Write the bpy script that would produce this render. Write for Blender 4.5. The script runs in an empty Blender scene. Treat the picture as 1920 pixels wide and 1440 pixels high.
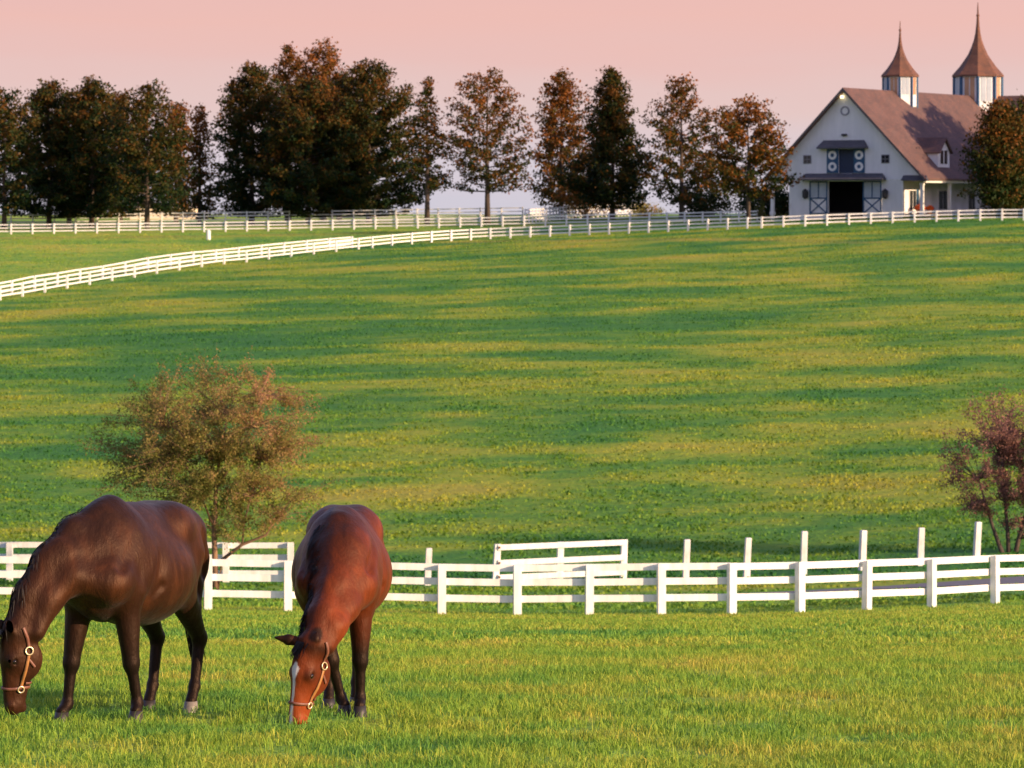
import bpy, math, random
import numpy as np
from mathutils import Vector, Matrix

# ------------------------------------------------------------------ camera, sky, sun, exposure
SC = bpy.context.scene
COL = SC.collection
FPX, CX, HZ, CAMZ = 7000.0, 960.0, 385.0, 3.66       # focal length, centre column and horizon row of the 1920 px photo

cam_data = bpy.data.cameras.new("camera")
cam_data.sensor_width = 36.0
cam_data.lens = FPX / 1920.0 * 36.0
cam_data.shift_y = -(720.0 - HZ) / 1920.0
cam_data.clip_start = 0.5
cam_data.clip_end = 20000.0
cam_data.dof.use_dof = True
cam_data.dof.focus_distance = 27.0
cam_data.dof.aperture_fstop = 10.0
cam = bpy.data.objects.new("camera", cam_data)
COL.objects.link(cam)
cam.location = (0, 0, CAMZ)
cam.rotation_euler = (math.radians(90), 0, 0)
SC.camera = cam

SUN_AZ = math.radians(120.0)          # clockwise from +Y
SUN_EL = math.radians(16.0)
world = bpy.data.worlds.new("World")
SC.world = world
world.use_nodes = True
nt = world.node_tree
nt.nodes.clear()
w_out = nt.nodes.new("ShaderNodeOutputWorld")
w_bg = nt.nodes.new("ShaderNodeBackground")
w_sky = nt.nodes.new("ShaderNodeTexSky")
w_sky.sky_type = 'NISHITA'
w_sky.sun_disc = False
w_sky.sun_elevation = SUN_EL
w_sky.sun_rotation = SUN_AZ
w_sky.air_density = 1.2
w_sky.dust_density = 1.0
w_bg.inputs["Strength"].default_value = 0.15
w_bg2 = nt.nodes.new("ShaderNodeBackground")
w_bg2.inputs["Strength"].default_value = 0.616
w_tc = nt.nodes.new("ShaderNodeTexCoord")
w_sep = nt.nodes.new("ShaderNodeSeparateXYZ")
w_ramp = nt.nodes.new("ShaderNodeValToRGB")
w_mul = nt.nodes.new("ShaderNodeMath"); w_mul.operation = 'MULTIPLY'; w_mul.inputs[1].default_value = 5.0
nt.links.new(w_tc.outputs["Generated"], w_sep.inputs[0])
nt.links.new(w_sep.outputs["Z"], w_mul.inputs[0])
w_nz = nt.nodes.new("ShaderNodeTexNoise"); w_nz.inputs["Scale"].default_value = 9.0; w_nz.inputs["Detail"].default_value = 4.0
w_map = nt.nodes.new("ShaderNodeMapping"); w_map.inputs["Scale"].default_value = (1, 1, 7)      # thin veils of high haze
w_add = nt.nodes.new("ShaderNodeMath"); w_add.operation = 'MULTIPLY_ADD'; w_add.inputs[1].default_value = 0.10
w_sub = nt.nodes.new("ShaderNodeMath"); w_sub.operation = 'SUBTRACT'; w_sub.inputs[1].default_value = 0.05
nt.links.new(w_tc.outputs["Generated"], w_map.inputs[0]); nt.links.new(w_map.outputs[0], w_nz.inputs["Vector"])
nt.links.new(w_nz.outputs["Fac"], w_add.inputs[0]); nt.links.new(w_mul.outputs[0], w_add.inputs[2]); nt.links.new(w_add.outputs[0], w_sub.inputs[0])
nt.links.new(w_sub.outputs[0], w_ramp.inputs[0])
cr = w_ramp.color_ramp
cr.elements[0].position = 0.0; cr.elements[0].color = (0.64, 0.60, 0.68, 1)
cr.elements[1].position = 0.25; cr.elements[1].color = (0.85, 0.515, 0.465, 1)
for p_, c_ in ((0.055, (0.70, 0.61, 0.665, 1)), (0.14, (0.78, 0.58, 0.56, 1)), (0.20, (0.82, 0.53, 0.495, 1)),
               (0.6, (0.60, 0.45, 0.55, 1)), (1.0, (0.42, 0.46, 0.72, 1))):
    e = cr.elements.new(p_); e.color = c_
w_mr = nt.nodes.new("ShaderNodeMapRange")
w_mr.inputs["From Min"].default_value = 0.08; w_mr.inputs["From Max"].default_value = 0.35
w_mix = nt.nodes.new("ShaderNodeMixShader")
nt.links.new(w_sep.outputs["Z"], w_mr.inputs[0])
nt.links.new(w_mr.outputs[0], w_mix.inputs[0])
nt.links.new(w_ramp.outputs[0], w_bg2.inputs[0])
w_tint = nt.nodes.new("ShaderNodeMix"); w_tint.data_type = 'RGBA'; w_tint.blend_type = 'MULTIPLY'
w_tint.inputs["Factor"].default_value = 1.0; w_tint.inputs[7].default_value = (1.02, 0.82, 1.10, 1)
nt.links.new(w_sky.outputs[0], w_tint.inputs[6]); nt.links.new(w_tint.outputs[2], w_bg.inputs[0])
nt.links.new(w_bg2.outputs[0], w_mix.inputs[1])
nt.links.new(w_bg.outputs[0], w_mix.inputs[2])
nt.links.new(w_mix.outputs[0], w_out.inputs[0])

sun_data = bpy.data.lights.new("sun", 'SUN')
sun_data.energy = 5.0
sun_data.angle = math.radians(0.6)
sun_data.color = (1.0, 0.70, 0.44)
sun = bpy.data.objects.new("sun", sun_data)
COL.objects.link(sun)
TOSUN = Vector((math.sin(SUN_AZ) * math.cos(SUN_EL), math.cos(SUN_AZ) * math.cos(SUN_EL), math.sin(SUN_EL)))
sun.rotation_euler = TOSUN.to_track_quat('Z', 'Y').to_euler()
sun.location = TOSUN * 200

SC.view_settings.view_transform = 'Standard'
SC.view_settings.look = 'None'
SC.view_settings.exposure = 0.7
SC.view_settings.gamma = 1.0
SC.cycles.max_bounces = 6
SC.cycles.transparent_max_bounces = 8

# ------------------------------------------------------------------ helpers
def tag(o, label=None, cat=None, group=None, kind=None):
    if label: o["label"] = label
    if cat: o["category"] = cat
    if group: o["group"] = group
    if kind: o["kind"] = kind
    return o

def empty(name, loc=(0, 0, 0), rz=0.0):
    o = bpy.data.objects.new(name, None)
    COL.objects.link(o)
    o.location = loc
    o.rotation_euler = (0, 0, rz)
    return o

def link_mesh(name, me, mat=None, parent=None, smooth=False, loc=None):
    o = bpy.data.objects.new(name, me)
    COL.objects.link(o)
    if mat is not None:
        for m in (mat if isinstance(mat, (list, tuple)) else [mat]):
            me.materials.append(m)
    if parent is not None:
        o.parent = parent
    if loc is not None:
        o.location = loc
    if smooth:
        me.polygons.foreach_set("use_smooth", np.ones(len(me.polygons), dtype=bool))
    return o

def np_mesh(name, V, F):
    """V (n,3) floats, F (m,k) ints with one k."""
    me = bpy.data.meshes.new(name)
    V = np.asarray(V, dtype=np.float32); F = np.asarray(F, dtype=np.int32)
    k = F.shape[1]
    me.vertices.add(len(V)); me.vertices.foreach_set("co", V.ravel())
    me.loops.add(F.size); me.loops.foreach_set("vertex_index", F.ravel())
    me.polygons.add(len(F))
    me.polygons.foreach_set("loop_start", np.arange(0, F.size, k, dtype=np.int32))
    try:
        me.polygons.foreach_set("loop_total", np.full(len(F), k, dtype=np.int32))
    except Exception:
        pass
    me.update(calc_edges=True)
    return me

def add_attr(me, name, vals):
    a = me.attributes.new(name, 'FLOAT', 'POINT')
    a.data.foreach_set("value", np.asarray(vals, dtype=np.float32))

class MB:
    """collects shapes into one mesh"""
    def __init__(s): s.v = []; s.f = []
    def add(s, vs, fs):
        b = len(s.v); s.v += [tuple(v) for v in vs]; s.f += [tuple(b + i for i in f) for f in fs]
    def box(s, x0, x1, y0, y1, z0, z1):
        s.add([(x0,y0,z0),(x1,y0,z0),(x1,y1,z0),(x0,y1,z0),(x0,y0,z1),(x1,y0,z1),(x1,y1,z1),(x0,y1,z1)],
              [(0,3,2,1),(4,5,6,7),(0,1,5,4),(1,2,6,5),(2,3,7,6),(3,0,4,7)])
    def bar(s, a, b, w, h, up=(0,0,1)):
        """box from a to b; w = width sideways, h = height along up"""
        a = Vector(a); b = Vector(b); d = (b - a).normalized(); up = Vector(up)
        sd = d.cross(up).normalized() * (w / 2); u = sd.cross(d).normalized() * (h / 2)
        vs = []
        for p in (a, b):
            vs += [p - sd - u, p + sd - u, p + sd + u, p - sd + u]
        s.add(vs, [(0,1,2,3),(4,7,6,5),(0,4,5,1),(1,5,6,2),(2,6,7,3),(3,7,4,0)])
    def tube(s, pts, rad, n=6, cap=True):
        rings = []
        pts = [Vector(p) for p in pts]
        for i, p in enumerate(pts):
            d = (pts[min(i+1, len(pts)-1)] - pts[max(i-1, 0)])
            if d.length < 1e-9: d = Vector((0,0,1))
            d.normalize()
            ref = Vector((0,0,1)) if abs(d.z) < 0.9 else Vector((1,0,0))
            a = d.cross(ref).normalized(); b = a.cross(d).normalized()
            r = rad[i] if isinstance(rad, (list, tuple)) else rad
            rings.append([p + (a*math.cos(2*math.pi*k/n) + b*math.sin(2*math.pi*k/n)) * r for k in range(n)])
        vs = [v for r_ in rings for v in r_]
        fs = []
        for i in range(len(rings)-1):
            for k in range(n):
                a0 = i*n + k; a1 = i*n + (k+1) % n
                fs.append((a0, a0+n, a1+n, a1))
        if cap:
            fs.append(tuple(range(n))); fs.append(tuple(reversed(range(len(vs)-n, len(vs)))))
        s.add(vs, fs)
    def poly_prism(s, pts, n_off):
        """planar polygon pts, thickness vector n_off"""
        k = len(pts); o = Vector(n_off)
        vs = [Vector(p) for p in pts] + [Vector(p) + o for p in pts]
        fs = [tuple(range(k)), tuple(reversed(range(k, 2*k)))]
        for i in range(k):
            j = (i+1) % k
            fs.append((i, i+k, j+k, j))
        s.add(vs, fs)
    def build(s, name, mat=None, parent=None, smooth=False, loc=None):
        me = bpy.data.meshes.new(name)
        me.from_pydata(s.v, [], s.f)
        me.update()
        import bmesh
        bm = bmesh.new(); bm.from_mesh(me)
        bmesh.ops.recalc_face_normals(bm, faces=bm.faces[:])
        bm.to_mesh(me); bm.free()
        return link_mesh(name, me, mat, parent, smooth, loc)

def bevel(o, w=0.01, seg=1):
    m = o.modifiers.new("bevel", 'BEVEL'); m.width = w; m.segments = seg; m.limit_method = 'ANGLE'
    return o

# ------------------------------------------------------------------ materials
def new_mat(name):
    m = bpy.data.materials.new(name); m.use_nodes = True
    t = m.node_tree; b = t.nodes["Principled BSDF"]
    return m, t, b

def rgb(c): return (c[0], c[1], c[2], 1.0)

def noise(t, scale, detail=3.0, rough=0.5, coord="Object", stretch=None, dist=0.0):
    tc = t.nodes.new("ShaderNodeTexCoord"); n = t.nodes.new("ShaderNodeTexNoise")
    n.inputs["Scale"].default_value = scale; n.inputs["Detail"].default_value = detail
    n.inputs["Roughness"].default_value = rough; n.inputs["Distortion"].default_value = dist
    if stretch:
        mp = t.nodes.new("ShaderNodeMapping"); mp.inputs["Scale"].default_value = stretch
        t.links.new(tc.outputs[coord], mp.inputs[0]); t.links.new(mp.outputs[0], n.inputs["Vector"])
    else:
        t.links.new(tc.outputs[coord], n.inputs["Vector"])
    return n.outputs["Fac"]

def ramp(t, fac, stops):
    r = t.nodes.new("ShaderNodeValToRGB"); t.links.new(fac, r.inputs[0])
    e = r.color_ramp.elements
    e[0].position, e[0].color = stops[0][0], rgb(stops[0][1])
    e[1].position, e[1].color = stops[-1][0], rgb(stops[-1][1])
    for p, c in stops[1:-1]:
        x = e.new(p); x.color = rgb(c)
    return r.outputs["Color"]

def fmath(t, op, a, b=None, clamp=False):
    n = t.nodes.new("ShaderNodeMath"); n.operation = op; n.use_clamp = clamp
    for i, v in enumerate((a, b)):
        if v is None: continue
        if isinstance(v, (int, float)): n.inputs[i].default_value = v
        else: t.links.new(v, n.inputs[i])
    return n.outputs[0]

def mixc(t, fac, a, b, mode='MIX'):
    n = t.nodes.new("ShaderNodeMix"); n.data_type = 'RGBA'; n.blend_type = mode
    ins = (n.inputs["Factor"], n.inputs[6], n.inputs[7])
    for s_, v in zip(ins, (fac, a, b)):
        if isinstance(v, (int, float)): s_.default_value = v
        elif isinstance(v, tuple): s_.default_value = rgb(v)
        else: t.links.new(v, s_)
    return n.outputs[2]

def attr(t, name):
    n = t.nodes.new("ShaderNodeAttribute"); n.attribute_name = name
    return n.outputs["Fac"]

def bump(t, b, h, strength=0.3, dist=0.02):
    n = t.nodes.new("ShaderNodeBump"); n.inputs["Strength"].default_value = strength; n.inputs["Distance"].default_value = dist
    t.links.new(h, n.inputs["Height"]); t.links.new(n.outputs[0], b.inputs["Normal"])

def mat_simple(name, c1, c2=None, rough=0.6, scale=4.0, bmp=0.0, metal=0.0, stretch=None, spec=0.5, detail=4):
    m, t, b = new_mat(name)
    b.inputs["Roughness"].default_value = rough; b.inputs["Metallic"].default_value = metal
    b.inputs["Specular IOR Level"].default_value = spec
    f = noise(t, scale, detail, 0.6, stretch=stretch)
    c2 = c2 or tuple(min(1, x*0.8) for x in c1)
    t.links.new(ramp(t, f, [(0.3, c2), (0.7, c1)]), b.inputs["Base Color"])
    if bmp: bump(t, b, f, bmp, 0.03)
    return m

M = {}
M['paint'] = mat_simple("white_paint", (0.87, 0.86, 0.84), (0.66, 0.65, 0.60), 0.55, 5.0, 0.15, stretch=(1, 1, 0.25))
M['paint_old'] = mat_simple("weathered_white_paint", (0.82, 0.81, 0.79), (0.55, 0.53, 0.48), 0.65, 5.0, 0.15, stretch=(1, 1, 0.3))
M['rust'] = mat_simple("rusty_iron", (0.16, 0.06, 0.03), (0.07, 0.03, 0.02), 0.7, 30)
M['asphalt'] = mat_simple("grey_lane", (0.15, 0.15, 0.165), (0.10, 0.10, 0.115), 0.85, 2.0, 0.3)
M['bark'] = mat_simple("bark", (0.10, 0.07, 0.05), (0.045, 0.035, 0.03), 0.9, 3.0, 0.6, stretch=(1, 1, 0.2))
M['bark_small'] = mat_simple("young_bark", (0.30, 0.17, 0.09), (0.14, 0.085, 0.055), 0.85, 6.0, 0.4, stretch=(1, 1, 0.3))
M['siding'] = None

def grass_colour(t):
    """colour of the turf as a function of place: lush patches, dry straw-coloured patches"""
    big = noise(t, 0.040, 3, 0.55, stretch=(0.6, 1, 1))
    mid = noise(t, 0.105, 5, 0.62, stretch=(0.75, 1, 1))
    fine = noise(t, 2.3, 4, 0.65)
    s = fmath(t, 'ADD', fmath(t, 'MULTIPLY', big, 0.42), fmath(t, 'MULTIPLY', mid, 0.58))
    s = fmath(t, 'ADD', fmath(t, 'MULTIPLY', s, 0.88), fmath(t, 'MULTIPLY', fine, 0.12))
    hill = ramp(t, s, [(0.355, (0.036, 0.155, 0.030)), (0.44, (0.058, 0.192, 0.028)), (0.495, (0.115, 0.242, 0.024)),
                       (0.54, (0.22, 0.300, 0.026)), (0.59, (0.31, 0.33, 0.035)), (0.70, (0.36, 0.28, 0.05))])
    sn = fmath(t, 'ADD', fmath(t, 'MULTIPLY', s, 0.55), fmath(t, 'MULTIPLY', noise(t, 0.8, 4, 0.65), 0.45))
    near = ramp(t, sn, [(0.37, (0.065, 0.22, 0.050)), (0.44, (0.15, 0.32, 0.045)), (0.50, (0.25, 0.385, 0.043)), (0.57, (0.37, 0.40, 0.06)), (0.65, (0.46, 0.37, 0.09))])
    hill = mixc(t, attr(t, "field"), hill, near)
    hill = mixc(t, attr(t, "dry"), hill, (0.34, 0.26, 0.06))
    tc = t.nodes.new("ShaderNodeTexCoord"); sp = t.nodes.new("ShaderNodeSeparateXYZ")
    t.links.new(tc.outputs["Object"], sp.inputs[0])
    mr = t.nodes.new("ShaderNodeMapRange"); mr.inputs["From Min"].default_value = 95; mr.inputs["From Max"].default_value = 135
    t.links.new(sp.outputs["Y"], mr.inputs[0])
    return mixc(t, mr.outputs[0], near, hill), fine

def make_turf():
    m, t, b = new_mat("turf")
    c, fine = grass_colour(t)
    t.links.new(c, b.inputs["Base Color"])
    b.inputs["Roughness"].default_value = 0.9; b.inputs["Specular IOR Level"].default_value = 0.15
    f = noise(t, 1.3, 5, 0.7)
    bump(t, b, f, 0.7, 0.35)
    return m
M['turf'] = make_turf()

def make_blade():
    m, t, b = new_mat("grass_blades")
    c, _ = grass_colour(t)
    r = attr(t, "tint")
    dry = ramp(t, r, [(0.0, (0.45, 0.55, 0.55)), (0.5, (1.0, 1.0, 1.0)), (0.88, (1.3, 1.15, 1.0)), (1.0, (1.75, 1.25, 1.4))])
    c2 = mixc(t, 1.0, c, dry, 'MULTIPLY')
    t.links.new(c2, b.inputs["Base Color"])
    b.inputs["Roughness"].default_value = 0.6; b.inputs["Specular IOR Level"].default_value = 0.2
    tr = t.nodes.new("ShaderNodeBsdfTranslucent"); t.links.new(c2, tr.inputs[0])
    mx = t.nodes.new("ShaderNodeMixShader"); mx.inputs[0].default_value = 0.35
    t.links.new(b.outputs[0], mx.inputs[1]); t.links.new(tr.outputs[0], mx.inputs[2])
    t.links.new(mx.outputs[0], t.nodes["Material Output"].inputs[0])
    return m
M['blade'] = make_blade()
# ------------------------------------------------------------------ terrain
_cols = [0, 500, 960, 1500, 1900]
_rows = [
 (60, 1170, 1176, 1182, 1178, 1168), (80, 1155, 1160, 1168, 1164, 1152), (101, 1139, 1147, 1157, 1153, 1141),
 (115, 1122, 1130, 1136, 1128, 1117), (136, 1092, 1092, 1090, 1085, 1066), (150, 1035, 1035, 1030, 1020, 1000),
 (170, 950, 948, 940, 930, 910), (200, 840, 830, 815, 805, 790), (250, 715, 705, 690, 680, 665),
 (300, 632, 618, 600, 590, 575), (350, 571, 552, 535, 520, 502), (400, 523, 503, 488, 465, 441),
 (440, 486, 480, 459, 426, 412), (470, 462, 462, 443, 413, 404), (510, 438, 431, 421, 407, 400),
 (560, 427, 420, 412, 402, 397), (620, 418, 413, 405, 399, 396)]
_near = [(-80, 3.2), (-20, 2.35), (0, 2.05), (10, 1.25), (20, 0.41), (26.7, -0.05), (33, -0.49), (40, -1.15), (50, -2.15)]
_far = [(700, 2.0), (900, -5.0), (1500, -25.0), (6000, -60.0)]
_YG = np.arange(-80, 701, 1.0)
_PG = np.arange(-400, 2401, 20.0)
def _gs(n):
    x = np.arange(-3*n, 3*n+1); k = np.exp(-x*x/(2.0*n*n)); return k/k.sum()
def _smooth(a, n, axis):
    k = _gs(n); pad = len(k)//2
    w = [(0, 0)]*a.ndim; w[axis] = (pad, pad)
    b = np.pad(a, w, mode='reflect', reflect_type='odd')
    return np.apply_along_axis(lambda v: np.convolve(v, k, mode='valid'), axis, b)
_prof = []
for ci in range(5):
    ys = [y for y, _ in _near] + [r[0] for r in _rows] + [700]
    zs = [z for _, z in _near] + [CAMZ - (r[ci+1] - HZ) * r[0] / FPX for r in _rows] + [2.0]
    v = np.interp(_YG, ys, zs)
    s1 = _smooth(v, 2, 0); s2 = _smooth(v, 7, 0)
    w = np.clip((_YG - 60) / 90, 0, 1)
    _prof.append(s1*(1-w) + s2*w)
_prof = np.array(_prof)                      # 5 x nY
_H = np.array([np.interp(np.clip(_PG, 0, 1900), _cols, _prof[:, j]) for j in range(len(_YG))]).T   # nP x nY
_H = _smooth(_H, 5, 0)

def _vnoise(x, y, seed=0):
    """smooth value noise in -1..1"""
    xi = np.floor(x).astype(np.int64); yi = np.floor(y).astype(np.int64)
    fx = x - xi; fy = y - yi
    fx = fx*fx*(3-2*fx); fy = fy*fy*(3-2*fy)
    def h(a, b):
        n = (a*374761393 + b*668265263 + seed*1442695041) & 0xffffffff
        n = ((n ^ (n >> 13)) * 1274126177) & 0xffffffff
        return ((n ^ (n >> 16)) & 0xffff) / 32767.5 - 1.0
    return (h(xi, yi)*(1-fx) + h(xi+1, yi)*fx)*(1-fy) + (h(xi, yi+1)*(1-fx) + h(xi+1, yi+1)*fx)*fy

def ground(x, y):
    x = np.asarray(x, dtype=float); y = np.asarray(y, dtype=float)
    yc = np.clip(y, -79.9, 699.0)
    px = np.clip(CX + FPX * x / np.maximum(yc, 40.0), -399, 2399)
    a = (px + 400) / 20.0; b = yc + 80
    ai = np.clip(np.floor(a).astype(int), 0, len(_PG)-2); bi = np.clip(np.floor(b).astype(int), 0, len(_YG)-2)
    fa = a - ai; fb = b - bi
    z = (_H[ai, bi]*(1-fa) + _H[ai+1, bi]*fa)*(1-fb) + (_H[ai, bi+1]*(1-fa) + _H[ai+1, bi+1]*fa)*fb
    z = np.where(y > 699, np.interp(y, [699, 900, 1500, 6000, 20000], [2.0, -5, -25, -60, -80]), z)
    amp = np.clip((y - 140)/40, 0, 1) * np.clip((460 - y)/60, 0.15, 1)
    z = z + amp*(0.09*_vnoise(x/14.0, y/11.0, 3) + 0.06*_vnoise(x/6.0+5, y/5.0, 7) + 0.02*_vnoise(x/2.2, y/2.0, 9))
    z = z + np.clip((y-8)/10, 0, 1)*0.02*_vnoise(x/1.3, y/1.3, 11)*np.clip((140-y)/60, 0, 1)
    return z

def gz(x, y): return float(ground(x, y))
def at(px, Y):                       # where the sight line of a photo column meets the distance Y
    x = (px - CX) * Y / FPX
    return x, Y, gz(x, Y)

_track = np.array([((p-CX)*Y_/FPX, Y_) for p, Y_ in ((700, 462), (950, 452), (1150, 436), (1300, 427), (1500, 412), (1700, 398), (1900, 388), (2200, 378))])
def cover(x, y):
    """dry strip worn along the upper fence and the brighter mown field on the left"""
    x = np.asarray(x, float); y = np.asarray(y, float)
    ty = np.interp(x, _track[:, 0], _track[:, 1])
    dry = np.exp(-((y-ty-1.5*_vnoise(x/9, y/9, 2))/2.6)**2)*np.clip((x+14)/12, 0, 1)*(0.65+0.35*_vnoise(x/6, y/3, 4))
    d2 = np.exp(-((y-494-2*_vnoise(x/8, y/9, 6))/3.0)**2)*np.clip((0-x)/20, 0, 1)*0.7
    line = np.interp(y, [300, 343, 357, 388, 410, 435, 466, 480], [-75, -51.5, -49, -39.3, -32.8, -26, -14.6, -6])
    f = np.clip((line-x)/2.5, 0, 1)*np.clip((y-330)/20, 0, 1)
    return np.clip(dry+d2, 0, 1)*0.75, f*0.85

def build_ground():
    ys = np.concatenate([np.arange(-80, 18, 4.0), np.arange(18, 60, 0.5), np.arange(60, 140, 1.0), np.arange(140, 480, 2.0),
                         np.arange(480, 700, 5.0), np.array([700, 760, 850, 1000, 1300, 1800, 2600, 4000, 6000, 9000, 15000])])
    s = np.concatenate([-np.geomspace(3.0, 0.22, 24), np.linspace(-0.2, 0.2, 161), np.geomspace(0.22, 3.0, 24)])
    X = s[None, :] * (ys[:, None] + 90.0)
    Y = np.repeat(ys[:, None], len(s), 1)
    Z = ground(X, Y)
    V = np.stack([X, Y, Z], -1).reshape(-1, 3)
    n = len(s); m = len(ys)
    i = np.arange(m-1)[:, None]*n + np.arange(n-1)[None, :]
    F = np.stack([i, i+1, i+1+n, i+n], -1).reshape(-1, 4)
    me = np_mesh("ground", V, F)
    dr, fi = cover(V[:, 0], V[:, 1]); add_attr(me, "dry", dr); add_attr(me, "field", fi)
    o = link_mesh("ground", me, M['turf'], smooth=True)
    tag(o, kind="structure")
build_ground()

def strip(name, pts, width, mat, lift=0.01, seg=1.0):
    """a ribbon lying on the ground along pts (x,y)"""
    P = []
    for i in range(len(pts)-1):
        a = np.array(pts[i]); b = np.array(pts[i+1]); n = max(2, int(np.linalg.norm(b-a)/seg))
        for k in range(n): P.append(a + (b-a)*k/n)
    P.append(np.array(pts[-1])); P = np.array(P)
    T = np.gradient(P, axis=0); T /= np.linalg.norm(T, axis=1)[:, None]
    N = np.stack([-T[:, 1], T[:, 0]], 1)
    V = []
    w = width if hasattr(width, '__len__') else [width]*len(P)
    w = np.interp(np.linspace(0, 1, len(P)), np.linspace(0, 1, len(w)), w)
    for k in np.linspace(-0.5, 0.5, 5):
        Q = P + N*(w[:, None]*k)
        V.append(np.stack([Q[:, 0], Q[:, 1], ground(Q[:, 0], Q[:, 1]) + lift], 1))
    V = np.array(V); m = len(P)
    F = []
    for r in range(4):
        for i in range(m-1):
            F.append((r*m+i, r*m+i+1, (r+1)*m+i+1, (r+1)*m+i))
    o = link_mesh(name, np_mesh(name, V.reshape(-1, 3), F), mat, smooth=True)
    tag(o, kind="structure")
    return o
def xy(px, Y): return ((px-CX)*Y/FPX, Y)
_LP = [xy(1330, 120.5), xy(1500, 122), xy(1700, 123.5), xy(1900, 125.5), xy(2150, 129), xy(2700, 143)]
_LX = [a for a, _ in _LP]; _LY = [b for _, b in _LP]; _LW = 2.6
lane = strip("lane", _LP, [0.3, 4.2, 5.0, 5.0], M['asphalt'], 0.03)

# ---- grass blades
def blades(name, n, y0, y1, h, w, margin, seed, power=1.0, tuft=1, bend=0.5, clump=0.0, side=0.155, tr=(0.0, 1.0)):
    rng = np.random.default_rng(seed)
    # density falls with distance: sample Y
    u = rng.random(n)
    if power == 0: Y = y0*(y1/y0)**u
    else: Y = (y0**power + u*(y1**power - y0**power))**(1/power)
    X = (rng.random(n)*2-1) * (side*Y + margin)
    if clump:
        d = _vnoise(X/clump, Y/clump, seed+5) + 0.6*_vnoise(X/clump*2.7, Y/clump*2.7, seed+9)
        keep = d > rng.random(n)*1.4 - 1.0
        X = X[keep]; Y = Y[keep]; d = d[keep]
        hh = 1.0 + 0.35*d
    else: hh = np.ones(len(X))
    if y1 > 105:                             # nothing grows on the lane
        ly = np.interp(X, _LX, _LY); k_ = ~((np.abs(Y-ly) < _LW*np.clip((X-6)/4, 0, 1)) & (X > 6.2)); X = X[k_]; Y = Y[k_]; hh = hh[k_]
    n = len(X)
    if tuft > 1:
        X = np.repeat(X, tuft) + rng.normal(0, w*2.0, n*tuft); Y = np.repeat(Y, tuft) + rng.normal(0, w*2.0, n*tuft); hh = np.repeat(hh, tuft)
        n = len(X)
    Z = ground(X, Y)
    H = h*hh*(0.5 + rng.random(n)*0.8); W = w*(0.6 + 0.8*rng.random(n))
    th = rng.random(n)*2*np.pi; cx = np.cos(th)*W/2; sy = np.sin(th)*W/2
    ph = rng.random(n)*2*np.pi; B = bend*H*(0.2+rng.random(n))
    bx = np.cos(ph)*B; by = np.sin(ph)*B
    V = np.empty((n, 5, 3))
    V[:, 0] = np.stack([X-cx, Y-sy, Z-0.02], 1); V[:, 1] = np.stack([X+cx, Y+sy, Z-0.02], 1)
    V[:, 2] = np.stack([X+cx*.8+bx*.35, Y+sy*.8+by*.35, Z+H*.55], 1); V[:, 3] = np.stack([X-cx*.8+bx*.35, Y-sy*.8+by*.35, Z+H*.55], 1)
    V[:, 4] = np.stack([X+bx, Y+by, Z+H*(1-0.25*bend)], 1)
    b = np.arange(n)[:, None]*5
    F = np.concatenate([b+np.array([[0, 1, 2]]), b+np.array([[0, 2, 3]]), b+np.array([[3, 2, 4]])], 0)
    me = np_mesh(name, V.reshape(-1, 3), F)
    t = np.repeat(tr[0]+(tr[1]-tr[0])*rng.random(n), 5)
    add_attr(me, "tint", t)
    dr, fi = cover(X, Y); add_attr(me, "dry", np.repeat(dr, 5)); add_attr(me, "field", np.repeat(fi, 5))
    o = link_mesh(name, me, M['blade'])
    tag(o, kind="stuff", label=None)
    return o
g = blades("grass", 330000, 21.0, 45.0, 0.068, 0.0065, 0.3, 1, power=0.8, bend=0.8, clump=0.25)
tag(g, "short bright green pasture grass around the grazing horses", "grass")
g = blades("grass", 220000, 42.0, 112.0, 0.075, 0.017, 0.5, 2, power=0.6, bend=0.8, clump=0.7)
tag(g, "mown green pasture grass between the horses and the near white fence", "grass")
g = blades("grass", 260000, 108.0, 505.0, 0.12, 0.10, 1.0, 3, power=1.0, bend=0.9, clump=2.6, tr=(0.25, 0.8))
tag(g, "green and straw coloured grass on the rising hillside", "grass")
g = blades("grass", 11000, 21.5, 40.0, 0.10, 0.0055, 0.3, 6, power=0.8, bend=0.7, clump=0.5, tr=(0.55, 1.0))
tag(g, "taller straw tipped stems scattered through the front pasture", "grass")
# ------------------------------------------------------------------ fences
def poly_sample(pts, spacing):
    """points every `spacing` metres along a polyline of (x,y)"""
    P = np.array(pts, float); d = np.r_[0, np.cumsum(np.linalg.norm(np.diff(P, axis=0), axis=1))]
    n = max(1, int(round(d[-1]/spacing))); s = np.linspace(0, d[-1], n+1)
    return np.stack([np.interp(s, d, P[:, 0]), np.interp(s, d, P[:, 1])], 1)

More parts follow.
